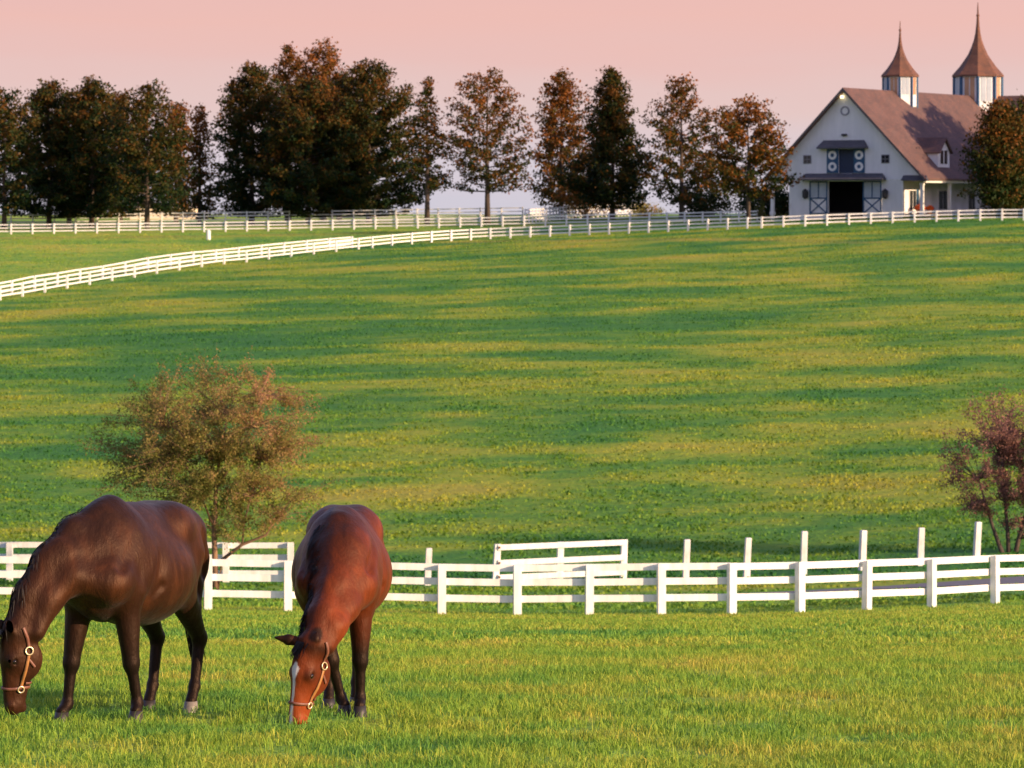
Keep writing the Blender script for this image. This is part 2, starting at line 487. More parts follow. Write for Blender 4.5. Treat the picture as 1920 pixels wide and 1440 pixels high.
def fence(label, P, rails, post_w, post_h, rail_h, rail_t, mat, bays=2, side=1, prot=0.0, cat="fence", group=None, rng=None, post_lift=0.0, hollow_ends=True):
    """P: post points (n,2). rails: heights of rail centres."""
    rng = rng or random.Random(5)
    P = [(float(a), float(b), gz(a, b)) for a, b in P]
    root = empty("board_fence", P[0])
    tag(root, label, cat, group)
    O = Vector(P[0])
    n = len(P)
    for i, p in enumerate(P):
        q = Vector(P[min(i+1, n-1)]) - Vector(P[max(i-1, 0)]); q.z = 0; q.normalize()
        nrm = Vector((q.y, -q.x, 0))           # towards the camera for a fence running left to right
        if prot: q = Matrix.Rotation(prot, 3, 'Z') @ q; nrm = Matrix.Rotation(prot, 3, 'Z') @ nrm
        m = MB()
        c = Vector(p) - O
        hw = post_w/2
        top = post_h*(1+rng.uniform(-0.012, 0.012))
        tilt = Vector((rng.gauss(0, 0.008), rng.gauss(0, 0.008), 0))
        vs = []
        for z_, tl in ((-0.25, 0), (top, 1)):
            for a, b in ((-1, -1), (1, -1), (1, 1), (-1, 1)):
                vs.append(c + q*a*hw + nrm*b*hw*0.9 + Vector((0, 0, z_ + (0.015*b if tl else 0))) + tilt*tl)
        m.add(vs, [(0,1,2,3),(4,5,6,7),(0,1,5,4),(1,2,6,5),(2,3,7,6),(3,0,4,7)])
        m.build("post", mat, root)
    for h in rails:
        i = 0
        while i < n-1:
            j = min(i+bays, n-1)
            m = MB()
            for k in range(i, j):
                a = Vector(P[k]) - O; b = Vector(P[k+1]) - O
                q = (b-a); q.z = 0; q.normalize(); nrm = Vector((q.y, -q.x, 0))
                dz0 = rng.uniform(-0.008, 0.008); dz1 = rng.uniform(-0.008, 0.008)
                off = nrm*(-side*(post_w/2*(0.9 + abs(prot)) + rail_t/2 + 0.003))
                g_ = q*0.004
                m.bar(a + off + g_ + Vector((0, 0, h+dz0)), b + off - g_ + Vector((0, 0, h+dz1)), rail_t, rail_h)
            m.build("rail", mat, root)
            i = j
    return root

# near fence: posts at the photo's columns
_npx = [-310, -172, -34, 106, 247, 390, 540, 684, 828, 970, 1105, 1240, 1372, 1500, 1625, 1747, 1866, 1983, 2098, 2210]
_nY  = [101]*12 + [101.3, 102, 103.2, 104.8, 106.6, 108.6, 110.7, 113]
near = fence("white three rail board fence crossing the picture just behind the two horses",
      [xy(p, y) for p, y in zip(_npx, _nY)], (0.43, 0.88, 1.27), 0.21, 1.36, 0.185, 0.05, M['paint'], bays=2, prot=0.16, rng=random.Random(2))

# back line: boarded stretch at left, hinged panel in the middle, bare posts
fence("short white board fence at left behind the near fence and the small olive tree",
      [xy(p, 133.5) for p in (-270, -125, 18, 160, 302, 424, 545)], (0.30, 0.87, 1.30), 0.22, 1.42, 0.2, 0.05, M['paint'], bays=2, rng=random.Random(3))

def gate():
    a = Vector(at(928, 133.0)); b = Vector(at(1168, 134.4))
    root = empty("fence_gate", a)
    tag(root, "white three rail gate panel with rusty corner bolts standing beyond the near fence", "gate")
    L = (b-a)
    q = L.copy(); q.z = 0; q.normalize(); nrm = Vector((q.y, -q.x, 0))
    zt0, zt1 = 1.33, 1.40
    for s_ in (0.0, 0.5, 1.0):
        c = L*s_; m = MB(); h = 1.36 + 0.06*s_
        vs = []
        lean = Vector((0.10 if s_ == 0 else 0.05, 0, 0))
        for z_, tl in ((-0.2, 0), (h, 1)):
            for u_, v_ in ((-1, -1), (1, -1), (1, 1), (-1, 1)):
                vs.append(c + q*u_*0.11 + nrm*v_*0.08 + Vector((0, 0, z_)) + lean*tl)
        m.add(vs, [(0,1,2,3),(4,5,6,7),(0,1,5,4),(1,2,6,5),(2,3,7,6),(3,0,4,7)])
        m.build("upright", M['paint'], root)
    for z0, z1, th in ((1.25, 1.33, 0.2), (0.70, 0.79, 0.2), (0.18, 0.26, 0.2)):
        m = MB(); m.bar(nrm*0.108 + Vector((0.08, 0, z0)), L + nrm*0.108 + Vector((0.04, 0, z1)), 0.05, th)
        m.build("rail", M['paint'], root)
    for z_ in (1.25, 0.70, 0.20):
        m = MB(); p = nrm*0.135 + Vector((0.12, 0, z_)); m.tube([p - nrm*0.0, p + nrm*0.02], 0.045, 8)
        m.build("bolt", M['rust'], root)
gate()

posts = [(801, 131, 1.30, "white post standing alone between the chestnut brown horse and the gate panel"),
         (1285, 133.5, 1.44, "first bare white post to the right of the gate panel"),
         (1399, 134.5, 1.42, "second bare white post to the right of the gate panel, with a blue grey tint"),
         (1506, 135.5, 1.56, "tallest bare white post beyond the near fence, directly behind a near fence post"),
         (1616, 136.5, 1.46, "fourth bare white post to the right of the gate panel"),
         (1725, 137.5, 1.40, "weathered bare white post, second to the left of the purple red tree"),
         (1830, 138.5, 1.46, "bare white post nearest the purple red tree at the right edge")]
for k, (px, Y, h, lab) in enumerate(posts):
    x, y, z = at(px, Y)
    r = random.Random(k+40)
    m = MB(); w = 0.11
    lx = 0.07 + r.uniform(-0.02, 0.03); ly = r.uniform(-0.02, 0.02)
    vs = []
    for zz, t_ in ((-0.3, 0), (h*0.5, 0.5), (h-0.03, 0.97), (h, 1)):
        ww = w*(1 - 0.08*t_) * (0.85 if t_ == 1 else 1)
        for a, b in ((-1, -1), (1, -1), (1, 1), (-1, 1)):
            vs.append((a*ww + lx*t_, b*ww + ly*t_, zz))
    fs = [(0,1,2,3), (12,13,14,15)]
    for q_ in range(3):
        for e_ in range(4):
            fs.append((q_*4+e_, q_*4+(e_+1) % 4, q_*4+4+(e_+1) % 4, q_*4+4+e_))
    m.add(vs, fs)
    o = m.build("fence_post", M['paint_old'], None, loc=(x, y, z))
    o.rotation_euler = (0, 0, r.uniform(0.12, 0.4))
    tag(o, lab, "post", "bare white posts beyond the near fence")

# upper fences on the hillside
_up = [(-90, 342), (0, 357), (130, 373), (250, 392), (400, 413), (540, 431), (660, 446), (740, 456), (870, 463), (1000, 461.5),
       (1150, 456), (1300, 451), (1420, 446.5), (1500, 445), (1600, 445), (1700, 444.5), (1800, 443), (2010, 440)]
def _upY(px, off=0.0): return float(np.interp(px, [a for a, _ in _up], [b for _, b in _up])) + off
_pp = list(np.arange(-84, 690, 42.0)) + list(np.arange(698, 1420, 37.0)) + list(np.arange(1428, 2010, 41.0))
_pp = [float(p_) for p_ in _pp]
_sm = [sum(_upY(p_+d_) for d_ in (-60, -30, 0, 30, 60))/5 for p_ in _pp]
fence("long white fence curving over the top of the green hillside toward the barn",
      [xy(a, b) for a, b in zip(_pp, _sm)], (0.40, 0.84, 1.26), 0.21, 1.38, 0.165, 0.05, M['paint'], bays=2, rng=random.Random(7))
_p2 = [float(p_) for p_ in np.arange(-105, 700, 42.5)]
fence("second white fence close behind the left half of the curving hillside fence",
      [xy(p_, sum(_upY(p_+d_) for d_ in (-60, -30, 0, 30, 60))/5 + float(np.interp(p_, (0, 250, 600, 700), (7, 10, 10, 5)))) for p_ in _p2],
      (0.42, 0.88, 1.30), 0.20, 1.40, 0.155, 0.05, M['paint'], bays=2, rng=random.Random(8))
# far paddock fences in front of the tree row
fence("far white paddock fence in front of the row of big trees",
      poly_sample([xy(a, b) for a, b in ((-100, 508), (300, 508), (700, 506), (1000, 502), (1200, 498), (1420, 486))], 2.9),
      (0.40, 0.84, 1.28), 0.20, 1.42, 0.15, 0.05, M['paint'], bays=4, rng=random.Random(9))
fence("farthest white paddock fence, just behind the far one below the trees",
      poly_sample([xy(a, b) for a, b in ((-100, 548), (300, 548), (700, 545), (980, 540))], 3.1),
      (0.45, 0.95, 1.45, 1.95), 0.18, 2.1, 0.15, 0.05, M['paint'], bays=4, rng=random.Random(10))
fence("pale board fence running away between the trees below the pyramid tree",
      poly_sample([xy(a, b) for a, b in ((985, 522), (1080, 560), (1160, 585), (1196, 600))], 2.6),
      (0.40, 0.85, 1.30, 1.75), 0.2, 1.95, 0.2, 0.05, M['paint'], bays=3, rng=random.Random(11))

def stump():
    x, y, z = at(391, 486)
    m = MB(); m.tube([(0, 0, -0.2), (0, 0, 0.25), (0, 0, 1.0), (0, 0, 1.2), (0, 0, 1.28)], [0.27, 0.28, 0.28, 0.24, 0.15], 12)
    o = m.build("marker_post", M['paint'], None, smooth=False, loc=(x, y, z))
    tag(o, "short thick cream white marker post standing alone in the upper left field", "post")
stump()
# ------------------------------------------------------------------ barn
def make_siding():
    m, t, b = new_mat("white_siding")
    tc = t.nodes.new("ShaderNodeTexCoord"); sp = t.nodes.new("ShaderNodeSeparateXYZ")
    t.links.new(tc.outputs["Object"], sp.inputs[0])
    saw = fmath(t, 'FRACT', fmath(t, 'MULTIPLY', sp.outputs["Z"], 4.0))
    f = noise(t, 0.7, 4, 0.6, stretch=(1, 1, 0.25))
    t.links.new(ramp(t, f, [(0.3, (0.70, 0.70, 0.70)), (0.7, (0.84, 0.83, 0.83))]), b.inputs["Base Color"])
    b.inputs["Roughness"].default_value = 0.6
    bump(t, b, saw, 0.5, 0.04)
    return m
def make_roofmat(name, a, c):
    m, t, b = new_mat(name)
    tc = t.nodes.new("ShaderNodeTexCoord"); mp = t.nodes.new("ShaderNodeMapping")
    mp.inputs["Rotation"].default_value = (0, 0, 0)
    br = t.nodes.new("ShaderNodeTexBrick")
    sp = t.nodes.new("ShaderNodeSeparateXYZ"); cb = t.nodes.new("ShaderNodeCombineXYZ")
    t.links.new(tc.outputs["Object"], sp.inputs[0])
    t.links.new(fmath(t, 'ADD', sp.outputs["X"], sp.outputs["Y"]), cb.inputs[0]); t.links.new(sp.outputs["Z"], cb.inputs[1])
    t.links.new(cb.outputs[0], br.inputs["Vector"])
    br.inputs["Scale"].default_value = 1.0
    br.inputs["Brick Width"].default_value = 0.5; br.inputs["Row Height"].default_value = 0.25
    br.inputs["Mortar Size"].default_value = 0.02
    br.inputs["Color1"].default_value = rgb(a); br.inputs["Color2"].default_value = rgb(c)
    br.inputs["Mortar"].default_value = rgb(tuple(x*0.5 for x in a))
    f = noise(t, 0.35, 5, 0.65)
    col = mixc(t, 0.8, br.outputs["Color"], ramp(t, f, [(0.3, (0.6, 0.6, 0.62)), (0.7, (1.25, 1.2, 1.15))]), 'MULTIPLY')
    t.links.new(col, b.inputs["Base Color"])
    b.inputs["Roughness"].default_value = 0.8
    bump(t, b, br.outputs["Fac"], 0.4, 0.03)
    return m
M['siding'] = make_siding()
M['roof'] = make_roofmat("brown_shingles", (0.15, 0.078, 0.062), (0.105, 0.065, 0.058))
M['canopy'] = make_roofmat("grey_shingles", (0.10, 0.10, 0.115), (0.075, 0.075, 0.09))
M['copper'] = make_roofmat("spire_shingles", (0.19, 0.080, 0.045), (0.125, 0.06, 0.04))
M['blue'] = mat_simple("blue_trim", (0.022, 0.095, 0.19), (0.014, 0.065, 0.14), 0.5, 3)
M['navy'] = mat_simple('navy_paint', (0.012, 0.028, 0.07), (0.01, 0.02, 0.05), 0.6, 2)
M['dark'] = mat_simple("dark_interior", (0.03, 0.03, 0.035), (0.02, 0.02, 0.025), 0.9, 1)
M['sash'] = mat_simple('grey_sash', (0.22, 0.22, 0.25), (0.17, 0.17, 0.2), 0.6, 2)
M['glass'] = mat_simple("window_glass", (0.03, 0.035, 0.04), (0.02, 0.025, 0.03), 0.12, 1)
M['pale_glass'] = mat_simple("frosted_glass", (0.42, 0.48, 0.53), (0.34, 0.40, 0.46), 0.3, 1)
M['amber_glass'] = mat_simple("amber_glass", (0.55, 0.30, 0.16), (0.42, 0.22, 0.12), 0.25, 1)
M['gold'] = mat_simple("gilded_metal", (0.75, 0.55, 0.25), (0.6, 0.4, 0.2), 0.35, 5, metal=0.7)
M['black'] = mat_simple("black_metal", (0.03, 0.03, 0.035), (0.02, 0.02, 0.02), 0.5, 5)
M['earth'] = mat_simple("barn_floor", (0.12, 0.09, 0.07), (0.08, 0.06, 0.05), 0.95, 1)

BX, BY = (1586-CX)*480/FPX, 480.0
BZ = CAMZ - (402-HZ)*480/FPX
barn = empty("barn", (BX, BY, BZ), math.radians(-30))
barn.scale = (1.02, 1, 1)
tag(barn, "big white horse barn with steep brown roof, blue doors and two spired cupolas", "barn")
RZ, EZ, EW = 16.3, 4.6, 11.2
SL = (RZ-EZ)/EW
def zt(u): return RZ - SL*abs(u) - 0.30

# gable wall (front face at v = 0)
m = MB(); T = (0, 0.3, 0)
def wp(*p): m.poly_prism([(a, 0, c) for a, c in p], T)
wp((-7.85, -0.8), (-2.45, -0.8), (-2.45, zt(2.45)), (-7.85, zt(7.85)))
wp((2.35, -0.8), (7.85, -0.8), (7.85, zt(7.85)), (2.35, zt(2.35)))
wp((7.85, 4.75), (10.7, 4.75), (10.7, zt(10.7)), (7.85, zt(7.85)))
wp((-7.85, 4.75), (-7.85, zt(7.85)), (-10.7, zt(10.7)), (-10.7, 4.75))
wp((-2.45, 4.25), (2.35, 4.25), (2.35, 5.3), (-2.45, 5.3))
wp((-2.45, 5.3), (-1.0, 5.3), (-1.0, 8.4), (-2.45, 8.4))
wp((1.1, 5.3), (2.35, 5.3), (2.35, 8.4), (1.1, 8.4))
wp((-2.45, 8.4), (2.35, 8.4), (2.35, zt(2.35)), (0, zt(0)), (-2.45, zt(2.45)))
m.build("gable_wall", M['siding'], barn)
m = MB(); m.box(7.55, 7.85, 0.303, 36, -1.2, zt(7.85)); m.build("side_wall", M['siding'], barn)
m = MB(); m.box(-7.85, -7.55, 0.303, 36, -1.2, zt(7.85)); m.build("side_wall", M['siding'], barn)
m = MB(); m.box(-7.54, 7.54, 0.31, 36, -0.9, 0.25); m.build("floor", M['earth'], barn)
m = MB(); m.box(-7.54, 7.54, 0.31, 36, 4.75, 4.95); m.box(-7.54, 7.54, 9, 9.2, 0.26, 4.74); m.box(-7.54, 7.54, 5, 5.2, 4.96, 8.6); m.build("inner_wall", M['dark'], barn)

# main roof and cross wing roof
def gable_roof(name, half, z0, z1, a0, a1, axis, c0, th=0.25, parent=barn, mat=None):
    m = MB()
    for s_ in (-1, 1):
        pr = [(0, z1), (s_*half, z0), (s_*half, z0-th), (0, z1-th*1.4)]
        if axis == 'v': pts = [(c0+p[0], a0, p[1]) for p in pr]; m.poly_prism(pts, (0, a1-a0, 0))
        else: pts = [(a0, c0+p[0], p[1]) for p in pr]; m.poly_prism(pts, (a1-a0, 0, 0))
    return m.build(name, mat or M['roof'], parent)
gable_roof("roof", EW, EZ, RZ, -1.0, 72.0, 'v', 0)
gable_roof("cross_roof", EW, EZ, RZ-0.01, -8.0, 34.0, 'u', 43.3)
m = MB(); m.box(-7, 33, 35, 52, -1.5, zt(9)); m.build("cross_wing_wall", M['siding'], barn)
# rake boards and eave fascia
m = MB()
for s_ in (-1, 1):
    a = (0, -1.03, RZ-0.14); b = (s_*EW, -1.03, EZ-0.14)
    m.poly_prism([(a[0], -1.06, a[2]+0.12), (b[0], -1.06, b[2]+0.12), (b[0], -1.06, b[2]-0.22), (a[0], -1.06, a[2]-0.30)], (0, 0.055, 0))
m.build("rake_board", mat_simple("bargeboard", (0.10, 0.085, 0.085), (0.07, 0.06, 0.06), 0.6, 2), barn)
for s_ in (-1, 1):
    m = MB(); x = s_*(EW-0.35); m.box(min(x, x+0.1*s_), max(x, x+0.1*s_), -0.6, 36, 4.05, 4.36); m.build("porch_beam", M['paint'], barn)
# small hipped return over the porch end
m = MB(); m.add([(7.9, -0.9, 4.35), (11.4, -0.9, 4.30), (11.0, -0.02, 5.0), (7.9, -0.02, 5.0), (7.9, -0.02, 4.3), (11.4, -0.02, 4.25)],
                [(0,1,2,3),(0,4,5,1),(0,3,4),(1,5,2),(2,5,4,3)])
m.build("porch_return", M['canopy'], barn)
# porch columns
for s_, vs_ in ((1, (0.2, 8.9, 18, 27, 35)), (-1, (0.2, 8.9))):
    for v in vs_:
        m = MB(); u = s_*10.35
        m.box(u-0.2, u+0.2, v-0.2, v+0.2, -0.6, 4.05)
        m.box(u-0.27, u+0.27, v-0.27, v+0.27, 3.75, 3.95); m.box(u-0.27, u+0.27, v-0.27, v+0.27, -0.1, 0.35)
        m.build("porch_column", M['paint'], barn)
m = MB(); m.box(7.86, 11.0, 0.0, 36, -1.2, 0.12); m.build("porch_floor", M['earth'], barn)
# corner board, trim
m = MB(); m.box(7.62, 7.90, -0.04, -0.003, -0.6, 4.7); m.box(-7.90, -7.62, -0.04, -0.003, -0.6, 4.7); m.build("corner_board", M['paint'], barn)
m = MB(); m.box(5.6, 7.6, -0.05, -0.003, 4.35, 4.5); m.box(-7.6, -6.1, -0.05, -0.003, 4.35, 4.5); m.build("trim", M['paint'], barn)

# canopies over both doors
def canopy(u0, u1, z0, z1, d):
    m = MB()
    i = 0.55
    m.add([(u0, -d, z0), (u1, -d, z0), (u1-i, -0.003, z1), (u0+i, -0.003, z1), (u0, -d, z0-0.18), (u1, -d, z0-0.18), (u1, -0.003, z0-0.18), (u0, -0.003, z0-0.18), (u1, -0.003, z0), (u0, -0.003, z0)],
          [(0,1,2,3),(4,5,1,0),(4,7,6,5),(5,6,8,1),(1,8,2),(7,4,0,9),(9,0,3),(6,7,9,3,2,8)])
    m.build("canopy", M['canopy'], barn)
canopy(-3.65, 3.1, 8.62, 9.55, 1.0)
canopy(-6.1, 5.6, 4.55, 5.28, 1.3)
# upper loft doors: blue, each with two white rings
def ring(m, c, r, w, th, n=20):
    vs = []; fs = []
    for k in range(n):
        a = 2*math.pi*k/n
        for rr, yy in ((r+w, 0), (r-w, 0), (r-w, -th), (r+w, -th)):
            vs.append((c[0]+rr*math.cos(a), c[1]+yy, c[2]+rr*math.sin(a)))
    for k in range(n):
        j = (k+1) % n
        for q in range(4):
            fs.append((k*4+q, j*4+q, j*4+(q+1) % 4, k*4+(q+1) % 4))
    m.add(vs, fs)
for u0, u1 in ((-2.62, -1.02), (1.12, 2.62)):
    m = MB(); m.box(u0, u1, -0.10, -0.004, 5.32, 8.42)
    d = m.build("loft_door", M['blue'], barn)
    for zc in (7.62, 6.15):
        m = MB(); ring(m, ((u0+u1)/2, -0.104, zc), 0.42, 0.16, 0.05); m.build("ring", M['paint'], d)
m = MB(); m.box(-1.0, 1.1, 0.12, 0.2, 5.3, 8.4); m.build("loft_opening", M['navy'], barn)
# lower doors, swung flat on the wall
for u0, u1 in ((-5.0, -2.5), (2.4, 4.95)):
    m = MB(); m.box(u0, u1, -0.10, -0.004, 0.05, 4.28)
    d = m.build("barn_door", M['paint'], barn)
    f = 0.17
    m = MB()
    y0, y1 = -0.16, -0.103
    m.box(u0, u0+f, y0, y1, 0.05, 4.28); m.box(u1-f, u1, y0, y1, 0.05, 4.28)
    m.box(u0+f, u1-f, y0, y1, 2.0, 2.2); m.box(u0+f, u1-f, y0, y1, 4.1, 4.28); m.box(u0+f, u1-f, y0, y1, 0.05, 0.2)
    m.box((u0+u1)/2-0.07, (u0+u1)/2+0.07, y0, y1, 2.2, 4.1)
    m.build("door_frame", M['blue'], d)
    m = MB()
    m.bar((u0+f, -0.13, 0.2), (u1-f, -0.13, 2.0), 0.05, 0.17, up=(0, 0, 1))
    m.bar((u1-f, -0.135, 0.2), (u0+f, -0.135, 2.0), 0.05, 0.17, up=(0, 0, 1))
    m.build("cross_brace", M['blue'], d)
    m = MB(); m.box(u0+f+.03, (u0+u1)/2-0.1, -0.12, -0.103, 2.25, 4.05); m.box((u0+u1)/2+0.1, u1-f-.03, -0.12, -0.103, 2.25, 4.05)
    m.build("door_glass", M['pale_glass'], d)
# square windows in the gable
for uc in (-5.35, 5.45):
    m = MB(); m.box(uc-0.55, uc+0.55, -0.07, -0.004, 6.55, 7.65); w_ = m.build("window", M['sash'], barn)
    m = MB()
    for a in (-1, 1):
        for b_ in (-1, 1):
            m.box(uc+a*0.26-0.22, uc+a*0.26+0.22, -0.09, -0.072, 7.1+b_*0.26-0.22, 7.1+b_*0.26+0.22)
    m.build("pane", M['glass'], w_)
# round vent with ring, small plaque lamp, wall lanterns, floodlight under the peak
m = MB(); ring(m, (-0.1, -0.01, 13.3), 0.52, 0.1, 0.08); v_ = m.build("round_vent", mat_simple("grey_trim", (0.28, 0.28, 0.32), (0.22, 0.22, 0.25), 0.6, 2), barn)
m = MB(); m.tube([(-0.1, -0.003, 13.3), (-0.1, -0.05, 13.3)], 0.42, 16); m.build("vent_disc", M['siding'], v_)
m = MB(); m.box(-0.5, 0.2, -0.3, -0.003, 10.1, 10.35); m.box(-0.2, -0.1, -0.45, -0.3, 10.0, 10.3); m.build("hoist_bracket", M['black'], barn)
for uc in (-5.5, 5.55):
    m = MB(); m.tube([(uc, -0.35, 2.0), (uc, -0.35, 2.2), (uc, -0.35, 3.0), (uc, -0.35, 3.3)], [0.12, 0.36, 0.4, 0.08], 6)
    m.box(uc-0.08, uc+0.08, -0.2, -0.004, 2.7, 2.9); m.build("wall_lantern", M['black'], barn)
em, et, eb = new_mat("lit_lamp"); eb.inputs["Emission Color"].default_value = (1, 0.8, 0.45, 1); eb.inputs["Emission Strength"].default_value = 3.0
m = MB(); m.tube([(-0.4, -0.35, 14.95), (-0.4, -0.35, 15.0), (-0.4, -0.35, 15.2), (-0.4, -0.35, 15.25)], [0.14, 0.2, 0.2, 0.14], 8)
m.build("peak_lamp", em, barn)

# side wall windows with blue shutters under the porch
for v, wv in ((2.9, 1.1), (12.6, 1.5), (22.2, 1.3), (30.0, 1.3)):
    m = MB(); m.box(7.853, 7.93, v-wv, v+wv, 0.5, 3.2); w_ = m.build("window", M['paint'], barn)
    m = MB(); m.box(7.933, 7.95, v-wv+0.12, v-0.06, 0.65, 3.05); m.box(7.933, 7.95, v+0.06, v+wv-0.12, 0.65, 3.05); m.build("pane", M['glass'], w_)
    m = MB(); m.box(7.853, 7.96, v+wv+0.02, v+wv+0.75, 0.45, 3.25); m.build("shutter", M['blue'], barn)

# dormer on the slope facing right
dv, du, wz, hw = 8.4, 9.7, 8.0, 2.1
dm = empty("dormer"); dm.parent = barn
zb = RZ - SL*du
m = MB()
ub = (RZ-wz+0.1)/SL
m.poly_prism([(du, dv-hw+0.25, zb), (du, dv-hw+0.25, wz), (ub, dv-hw+0.25, wz)], (0, 0.12, 0))
m.poly_prism([(du, dv+hw-0.37, zb), (du, dv+hw-0.37, wz), (ub, dv+hw-0.37, wz)], (0, 0.12, 0))
m.poly_prism([(du, dv-hw+0.25, zb-0.1), (du, dv+hw-0.25, zb-0.1), (du, dv+hw-0.25, wz), (du, dv, 9.75), (du, dv-hw+0.25, wz)], (0.1, 0, 0))
m.build("dormer_wall", M['siding'], dm)
m = MB()
for s_ in (-1, 1):
    pr = [(0, 9.95), (s_*hw, wz-0.02), (s_*hw, wz-0.17), (0, 9.75)]
    m.poly_prism([(4.5, dv+p[0], p[1]) for p in pr], (du+0.5-4.5, 0, 0))
m.build("dormer_roof", M['roof'], dm)
m = MB()
for a in (-1, 1): m.box(du+0.104, du+0.13, dv+a*0.62-0.45, dv+a*0.62+0.45, zb+0.35, zb+2.1)
m.build("pane", M['glass'], dm)

# cupolas
def cupola(v, R, zbase, ze, ztip, Rs):
    root = empty("cupola", (0, v, 0)); root.parent = barn
    n = 8; off = math.pi/8
    def P(k, r, z): a = off + 2*math.pi*k/n; return (r*math.cos(a), r*math.sin(a), z)
    m = MB()
    m.add([P(k, R, zbase) for k in range(n)] + [P(k, R, ze) for k in range(n)], [(k, (k+1) % n, (k+1) % n+n, k+n) for k in range(n)] + [tuple(range(n, 2*n))])
    m.build("cupola_wall", M['siding'], root)
    zs = zbase + (ze-zbase)*0.52
    for k in range(n):
        a = Vector(P(k, R+0.01, 0)); b = Vector(P(k+1, R+0.01, 0)); d = (b-a).normalized(); nr = Vector((d.y, -d.x, 0))
        m = MB(); p = a*1.02
        m.tube([(p.x, p.y, zbase+0.4), (p.x, p.y, ze-0.02)], R*0.075, 5)
        m.build("corner_post", M['blue'], root)
        L = (b-a).length
        m = MB()
        for s0, s1 in ((0.20, 0.47), (0.53, 0.80)):
            q = a + d*(L*s0) + nr*0.004; w_ = a + d*(L*s1) + nr*0.004
            m.poly_prism([(q.x, q.y, zs), (w_.x, w_.y, zs), (w_.x, w_.y, ze-0.35), (q.x, q.y, ze-0.35)], tuple(nr*0.03))
        m.build("window", M['amber_glass'] if k % 2 else M['pale_glass'], root)
    prof = [(0, 1), (0.06, 0.85), (0.12, 0.70), (0.19, 0.56), (0.28, 0.39), (0.38, 0.26), (0.48, 0.16), (0.58, 0.10), (0.7, 0.062), (0.85, 0.035), (1.0, 0.012)]
    vs = [P(k, Rs, ze-0.25) for k in range(n)]
    for t_, r in prof:
        vs += [P(k, Rs*r, ze + (ztip-ze)*t_) for k in range(n)]
    fs = [tuple(range(n))]
    for i in range(len(prof)):
        for k in range(n):
            fs.append((i*n+k, i*n+(k+1) % n, (i+1)*n+(k+1) % n, (i+1)*n+k))
    m = MB(); m.add(vs, fs); sp = m.build("spire", M['copper'], root)
    m = MB()
    zf = ze + (ztip-ze)*0.80
    m.tube([(0, 0, zf), (0, 0, zf+0.1), (0, 0, zf+0.3), (0, 0, zf+0.42)], [0.05, Rs*0.065, Rs*0.065, 0.05], 10)
    m.build("finial_ball", M['copper'], sp)
cupola(17.0, 2.15, 13.0, 18.4, 25.6, 2.45)
cupola(43.3, 3.15, 11.5, 19.2, 29.3, 3.5)

# flowering tubs on the porch
def flower_tub(u, v, r, lab, seed):
    rng = np.random.default_rng(seed)
    p = barn.matrix_basis @ Vector((u, v, 0.12)) if False else Matrix.Translation((BX, BY, BZ)) @ Matrix.Rotation(math.radians(-30), 4, 'Z') @ Vector((u, v, 0.12))
    root = empty("flower_tub", p); tag(root, lab, "flower tub", "flower tubs on the barn porch")
    m = MB(); m.tube([(0, 0, 0), (0, 0, 0.5)], [r*0.6, r*0.75], 12); m.build("tub", mat_simple("terracotta", (0.35, 0.14, 0.08), rough=0.8), root)
    n = 900; V = rng.normal(0, 1, (n, 3)); V /= np.linalg.norm(V, axis=1)[:, None]; V *= (r*(0.6+0.5*rng.random((n, 1))))
    V[:, 2] = np.abs(V[:, 2])*0.9 + 0.5
    leafy("flowers", V, 0.12, rng, M['red_flower'], root)
# ------------------------------------------------------------------ trees
def make_leafmat(name, stops, trans=0.3, spec=0.12, nscale=0.35):
    m, t, b = new_mat(name)
    r = attr(t, "tint")
    n = noise(t, nscale, 3, 0.6)
    s = fmath(t, 'ADD', fmath(t, 'MULTIPLY', r, 0.55), fmath(t, 'MULTIPLY', n, 0.45))
    c = ramp(t, s, stops)
    t.links.new(c, b.inputs["Base Color"]); b.inputs["Roughness"].default_value = 0.55
    b.inputs["Specular IOR Level"].default_value = spec
    tr = t.nodes.new("ShaderNodeBsdfTranslucent"); t.links.new(c, tr.inputs[0])
    mx = t.nodes.new("ShaderNodeMixShader"); mx.inputs[0].default_value = trans
    t.links.new(b.outputs[0], mx.inputs[1]); t.links.new(tr.outputs[0], mx.inputs[2])
    t.links.new(mx.outputs[0], t.nodes["Material Output"].inputs[0])
    return m
# tint runs 0..1: green to rust (sunlit warmth of the outer, upper twigs is painted in)
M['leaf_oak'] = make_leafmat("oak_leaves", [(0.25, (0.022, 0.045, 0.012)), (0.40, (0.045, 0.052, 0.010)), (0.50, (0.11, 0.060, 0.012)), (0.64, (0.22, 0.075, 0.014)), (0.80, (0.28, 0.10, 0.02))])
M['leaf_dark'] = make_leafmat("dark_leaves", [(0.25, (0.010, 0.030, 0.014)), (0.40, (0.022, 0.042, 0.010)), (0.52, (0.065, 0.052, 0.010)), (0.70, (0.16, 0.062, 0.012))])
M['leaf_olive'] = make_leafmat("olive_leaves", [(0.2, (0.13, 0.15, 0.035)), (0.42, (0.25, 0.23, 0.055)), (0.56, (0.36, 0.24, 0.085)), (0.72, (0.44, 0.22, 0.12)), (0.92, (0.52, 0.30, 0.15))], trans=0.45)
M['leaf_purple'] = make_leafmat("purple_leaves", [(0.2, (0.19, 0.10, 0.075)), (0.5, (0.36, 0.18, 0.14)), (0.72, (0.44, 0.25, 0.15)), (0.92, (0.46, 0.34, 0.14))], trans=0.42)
M['leaf_green'] = make_leafmat("green_leaves", [(0.2, (0.03, 0.05, 0.016)), (0.5, (0.08, 0.10, 0.022)), (0.8, (0.20, 0.17, 0.03))])
